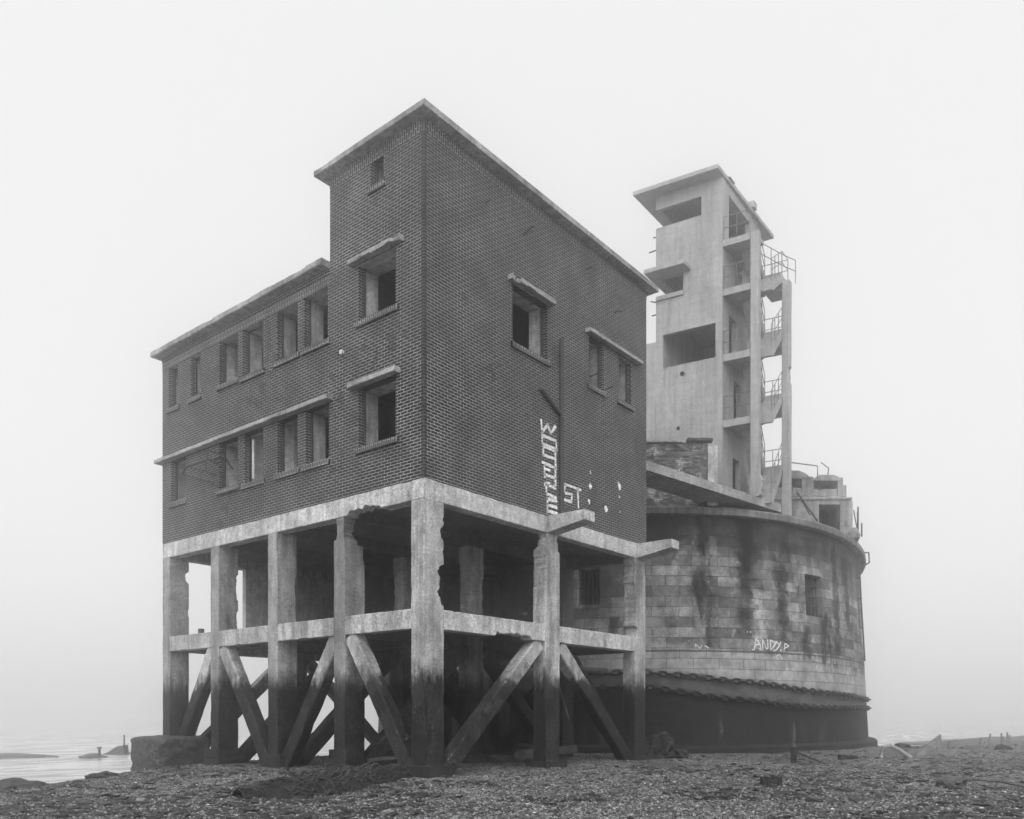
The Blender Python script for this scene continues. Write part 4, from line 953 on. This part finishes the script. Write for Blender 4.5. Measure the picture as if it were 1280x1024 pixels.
# far mud banks and two wreck stumps in the sea
def bank(px_, py_, w_, h_, d_, seed, label):
    z0 = -.80; c = onz(px_, py_, z0); m = MB(); m.lump((c[0], c[1], z0-.05), (1, 1, 1), 3, .35, 1.3, seed)
    v = np.array(m.v); v = v-np.array([c[0], c[1], z0-.05]); x = v[:, 0]*w_; y = v[:, 1]*d_
    m.v = [tuple(p) for p in np.stack([c[0]+RT[0]*x+FW[0]*y, c[1]+RT[1]*x+FW[1]*y, z0-.05+v[:, 2]*h_], -1)]
    return tag(m.build('mud_bank', 'mud', None, True), label, 'mud bank', None, 'structure')
bank(8, 947, 2.4, .24, 1.2, 3, 'low dark mud bank at the left edge of the sea'); bank(176, 942, 1.6, .14, 1.0, 5, 'low bank beside the legs')
bank(1205, 930, 5.5, .3, 4, 9, 'long low shingle bank at the right')
z0 = -.8; c = Vector(onz(123, 947, z0)); m = MB()
m.lump(tuple(c-R3*.25), (.75, .5, .2), 3, .3, 1.4, 2); m.tube([c+R3*.05+Vector((0, 0, .05)), c+R3*.05+Vector((0, 0, .5))], .07, 8); m.tube([c+R3*.05+Vector((0, 0, .48)), c+R3*.05+Vector((0, 0, .56))], .13, 8)
tag(m.build('channel_marker', 'timber'), 'small capped post on a low dark raft in the sea, nearer the shore', 'marker')
c = Vector(onz(146, 943, z0)); m = MB(); k = len(m.v)
pr_ = [(-.75, 0), (.55, 0), (.5, .55), (.15, .5), (-.3, .2)]
for s_ in (-.3, .3): m.v += [tuple(c+R3*x+F3*s_+Vector((0, 0, z-.03))) for x, z in pr_]
q = len(pr_); m.f.append(tuple(k+i for i in range(q))); m.f.append(tuple(k+q+i for i in range(q))[::-1])
for i in range(q): h_ = (i+1) % q; m.f.append((k+h_, k+i, k+q+i, k+q+h_))
m.tube([c+R3*.42+Vector((0, 0, .4)), c+R3*.42+Vector((0, 0, 1.1))], .045, 6)
tag(m.build('wreck', 'timber'), 'wedge-shaped wreck with a thin mast out in the sea at the left', 'wreck')

# ------------------------------------------------------------------ loose stones, shells and weed (nobody could count them)
def scatter(name, n, shapes, sizes, mat, label, dens=None, rng=(10.6, 34), seed=1, sink=.25, flat=(.35, .8)):
    r = np.random.RandomState(seed); u = r.rand(n*2)
    d = 1/(1/rng[0]+(1/rng[1]-1/rng[0])*u); X = (r.rand(n*2)*1.34-.67)*d
    keep = shore_d(X, d) > .4
    if dens is not None: keep &= r.rand(n*2) < dens(X, d)
    X, d = X[keep][:n], d[keep][:n]; z = ground_z(X, d); wx = CAM[0]+d*FW[0]+X*RT[0]; wy = CAM[1]+d*FW[1]+X*RT[1]
    V, Fc, base = [], [], 0
    which = r.randint(len(shapes), size=len(X))
    for q, (sv, sf) in enumerate(shapes):
        idx = np.where(which == q)[0]; k = len(idx)
        if not k: continue
        sz = sizes[0]*(sizes[1]/sizes[0])**(r.rand(k)**2.2)
        A = np.stack([sz*r.uniform(.7, 1.3, k), sz*r.uniform(.6, 1., k), sz*r.uniform(flat[0], flat[1], k)], -1)
        an = r.rand(k)*6.283; P3 = sv[None]*A[:, None, :]; tl = r.uniform(-.35, .35, k)
        y = P3[..., 1]*np.cos(tl)[:, None]-P3[..., 2]*np.sin(tl)[:, None]; zz = P3[..., 1]*np.sin(tl)[:, None]+P3[..., 2]*np.cos(tl)[:, None]
        x = P3[..., 0]; c_, s_ = np.cos(an)[:, None], np.sin(an)[:, None]
        vv = np.stack([x*c_-y*s_+wx[idx][:, None], x*s_+y*c_+wy[idx][:, None], zz+(z[idx]+A[:, 2]*(.5-sink))[:, None]], -1)
        V.append(vv.reshape(-1, 3)); ff = sf[None]+(np.arange(k)*len(sv))[:, None, None]+base; Fc.append(ff.reshape(-1, 3)); base += k*len(sv)
    V = np.concatenate(V); Fc = np.concatenate(Fc); me = bpy.data.meshes.new(name)
    me.vertices.add(len(V)); me.vertices.foreach_set('co', V.astype(np.float32).ravel())
    me.loops.add(Fc.size); me.loops.foreach_set('vertex_index', Fc.ravel().astype(np.int32))
    me.polygons.add(len(Fc)); me.polygons.foreach_set('loop_start', (np.arange(len(Fc))*3).astype(np.int32)); me.update(calc_edges=True)
    me.materials.append(M[mat]); o = bpy.data.objects.new(name, me); C.objects.link(o); return tag(o, label, name.replace('_', ' '), None, 'stuff')
def shape(sub, amp, seed, fr=1.3):
    m = MB(); m.lump((0, 0, 0), (.5, .5, .5), sub, amp, fr, seed); return np.array(m.v), np.array(m.f)
sh1 = [shape(1, .35, k) for k in range(6)]; sh2 = [shape(2, .9, k, 2.2) for k in range(5)]
scatter('pebbles', 140000, sh1, (.014, .06), 'pebble', 'loose grey pebbles strewn over the beach', None, (10.6, 30), 2)
scatter('shells', 1000, sh1, (.02, .075), 'shell', 'scattered pale shells and chips on the beach', None, (10.6, 26), 3, .2, (.2, .5))
scatter('stones', 420, [shape(2, .55, k+20, 1.4) for k in range(5)], (.05, .15), 'stone_mix', 'larger stones and brick ends lying loose on the beach', None, (10.6, 34), 9, .3, (.35, .7))
wd = lambda X, d: np.clip((fbm(X*.45, d*.7, 44)*4.6+.12)+np.clip((X-3)/8, -.15, .6)+np.clip((-X-1.)/4, 0, .8)+np.clip((d-19)/12, 0, .3), 0, 1)
scatter('seaweed', 16000, sh2, (.03, .24), 'tuft', 'dark torn seaweed lying in patches on the shingle', wd, (10.6, 42), 5, .3, (.10, .32))

# ------------------------------------------------------------------ fog
m = MB(); q = [cw(-1520, -320)[:2], cw(1520, -320)[:2], cw(1520, 1720)[:2], cw(-1520, 1720)[:2]]; m.prism(q, -6, 27)
hz = m.build('haze', 'dark'); tag(hz, 'thin sea fog lying over the whole foreshore', None, None, 'stuff')
hm = bpy.data.materials.new('fog'); hm.use_nodes = True; ht = hm.node_tree; ht.nodes.clear()
ho = ht.nodes.new('ShaderNodeOutputMaterial'); hv = ht.nodes.new('ShaderNodeVolumePrincipled')
hv.inputs['Color'].default_value = (.975, .975, .975, 1); hv.inputs['Density'].default_value = .0082; hv.inputs['Anisotropy'].default_value = .95
ht.links.new(hv.outputs[0], ho.inputs['Volume']); hz.data.materials.clear(); hz.data.materials.append(hm)
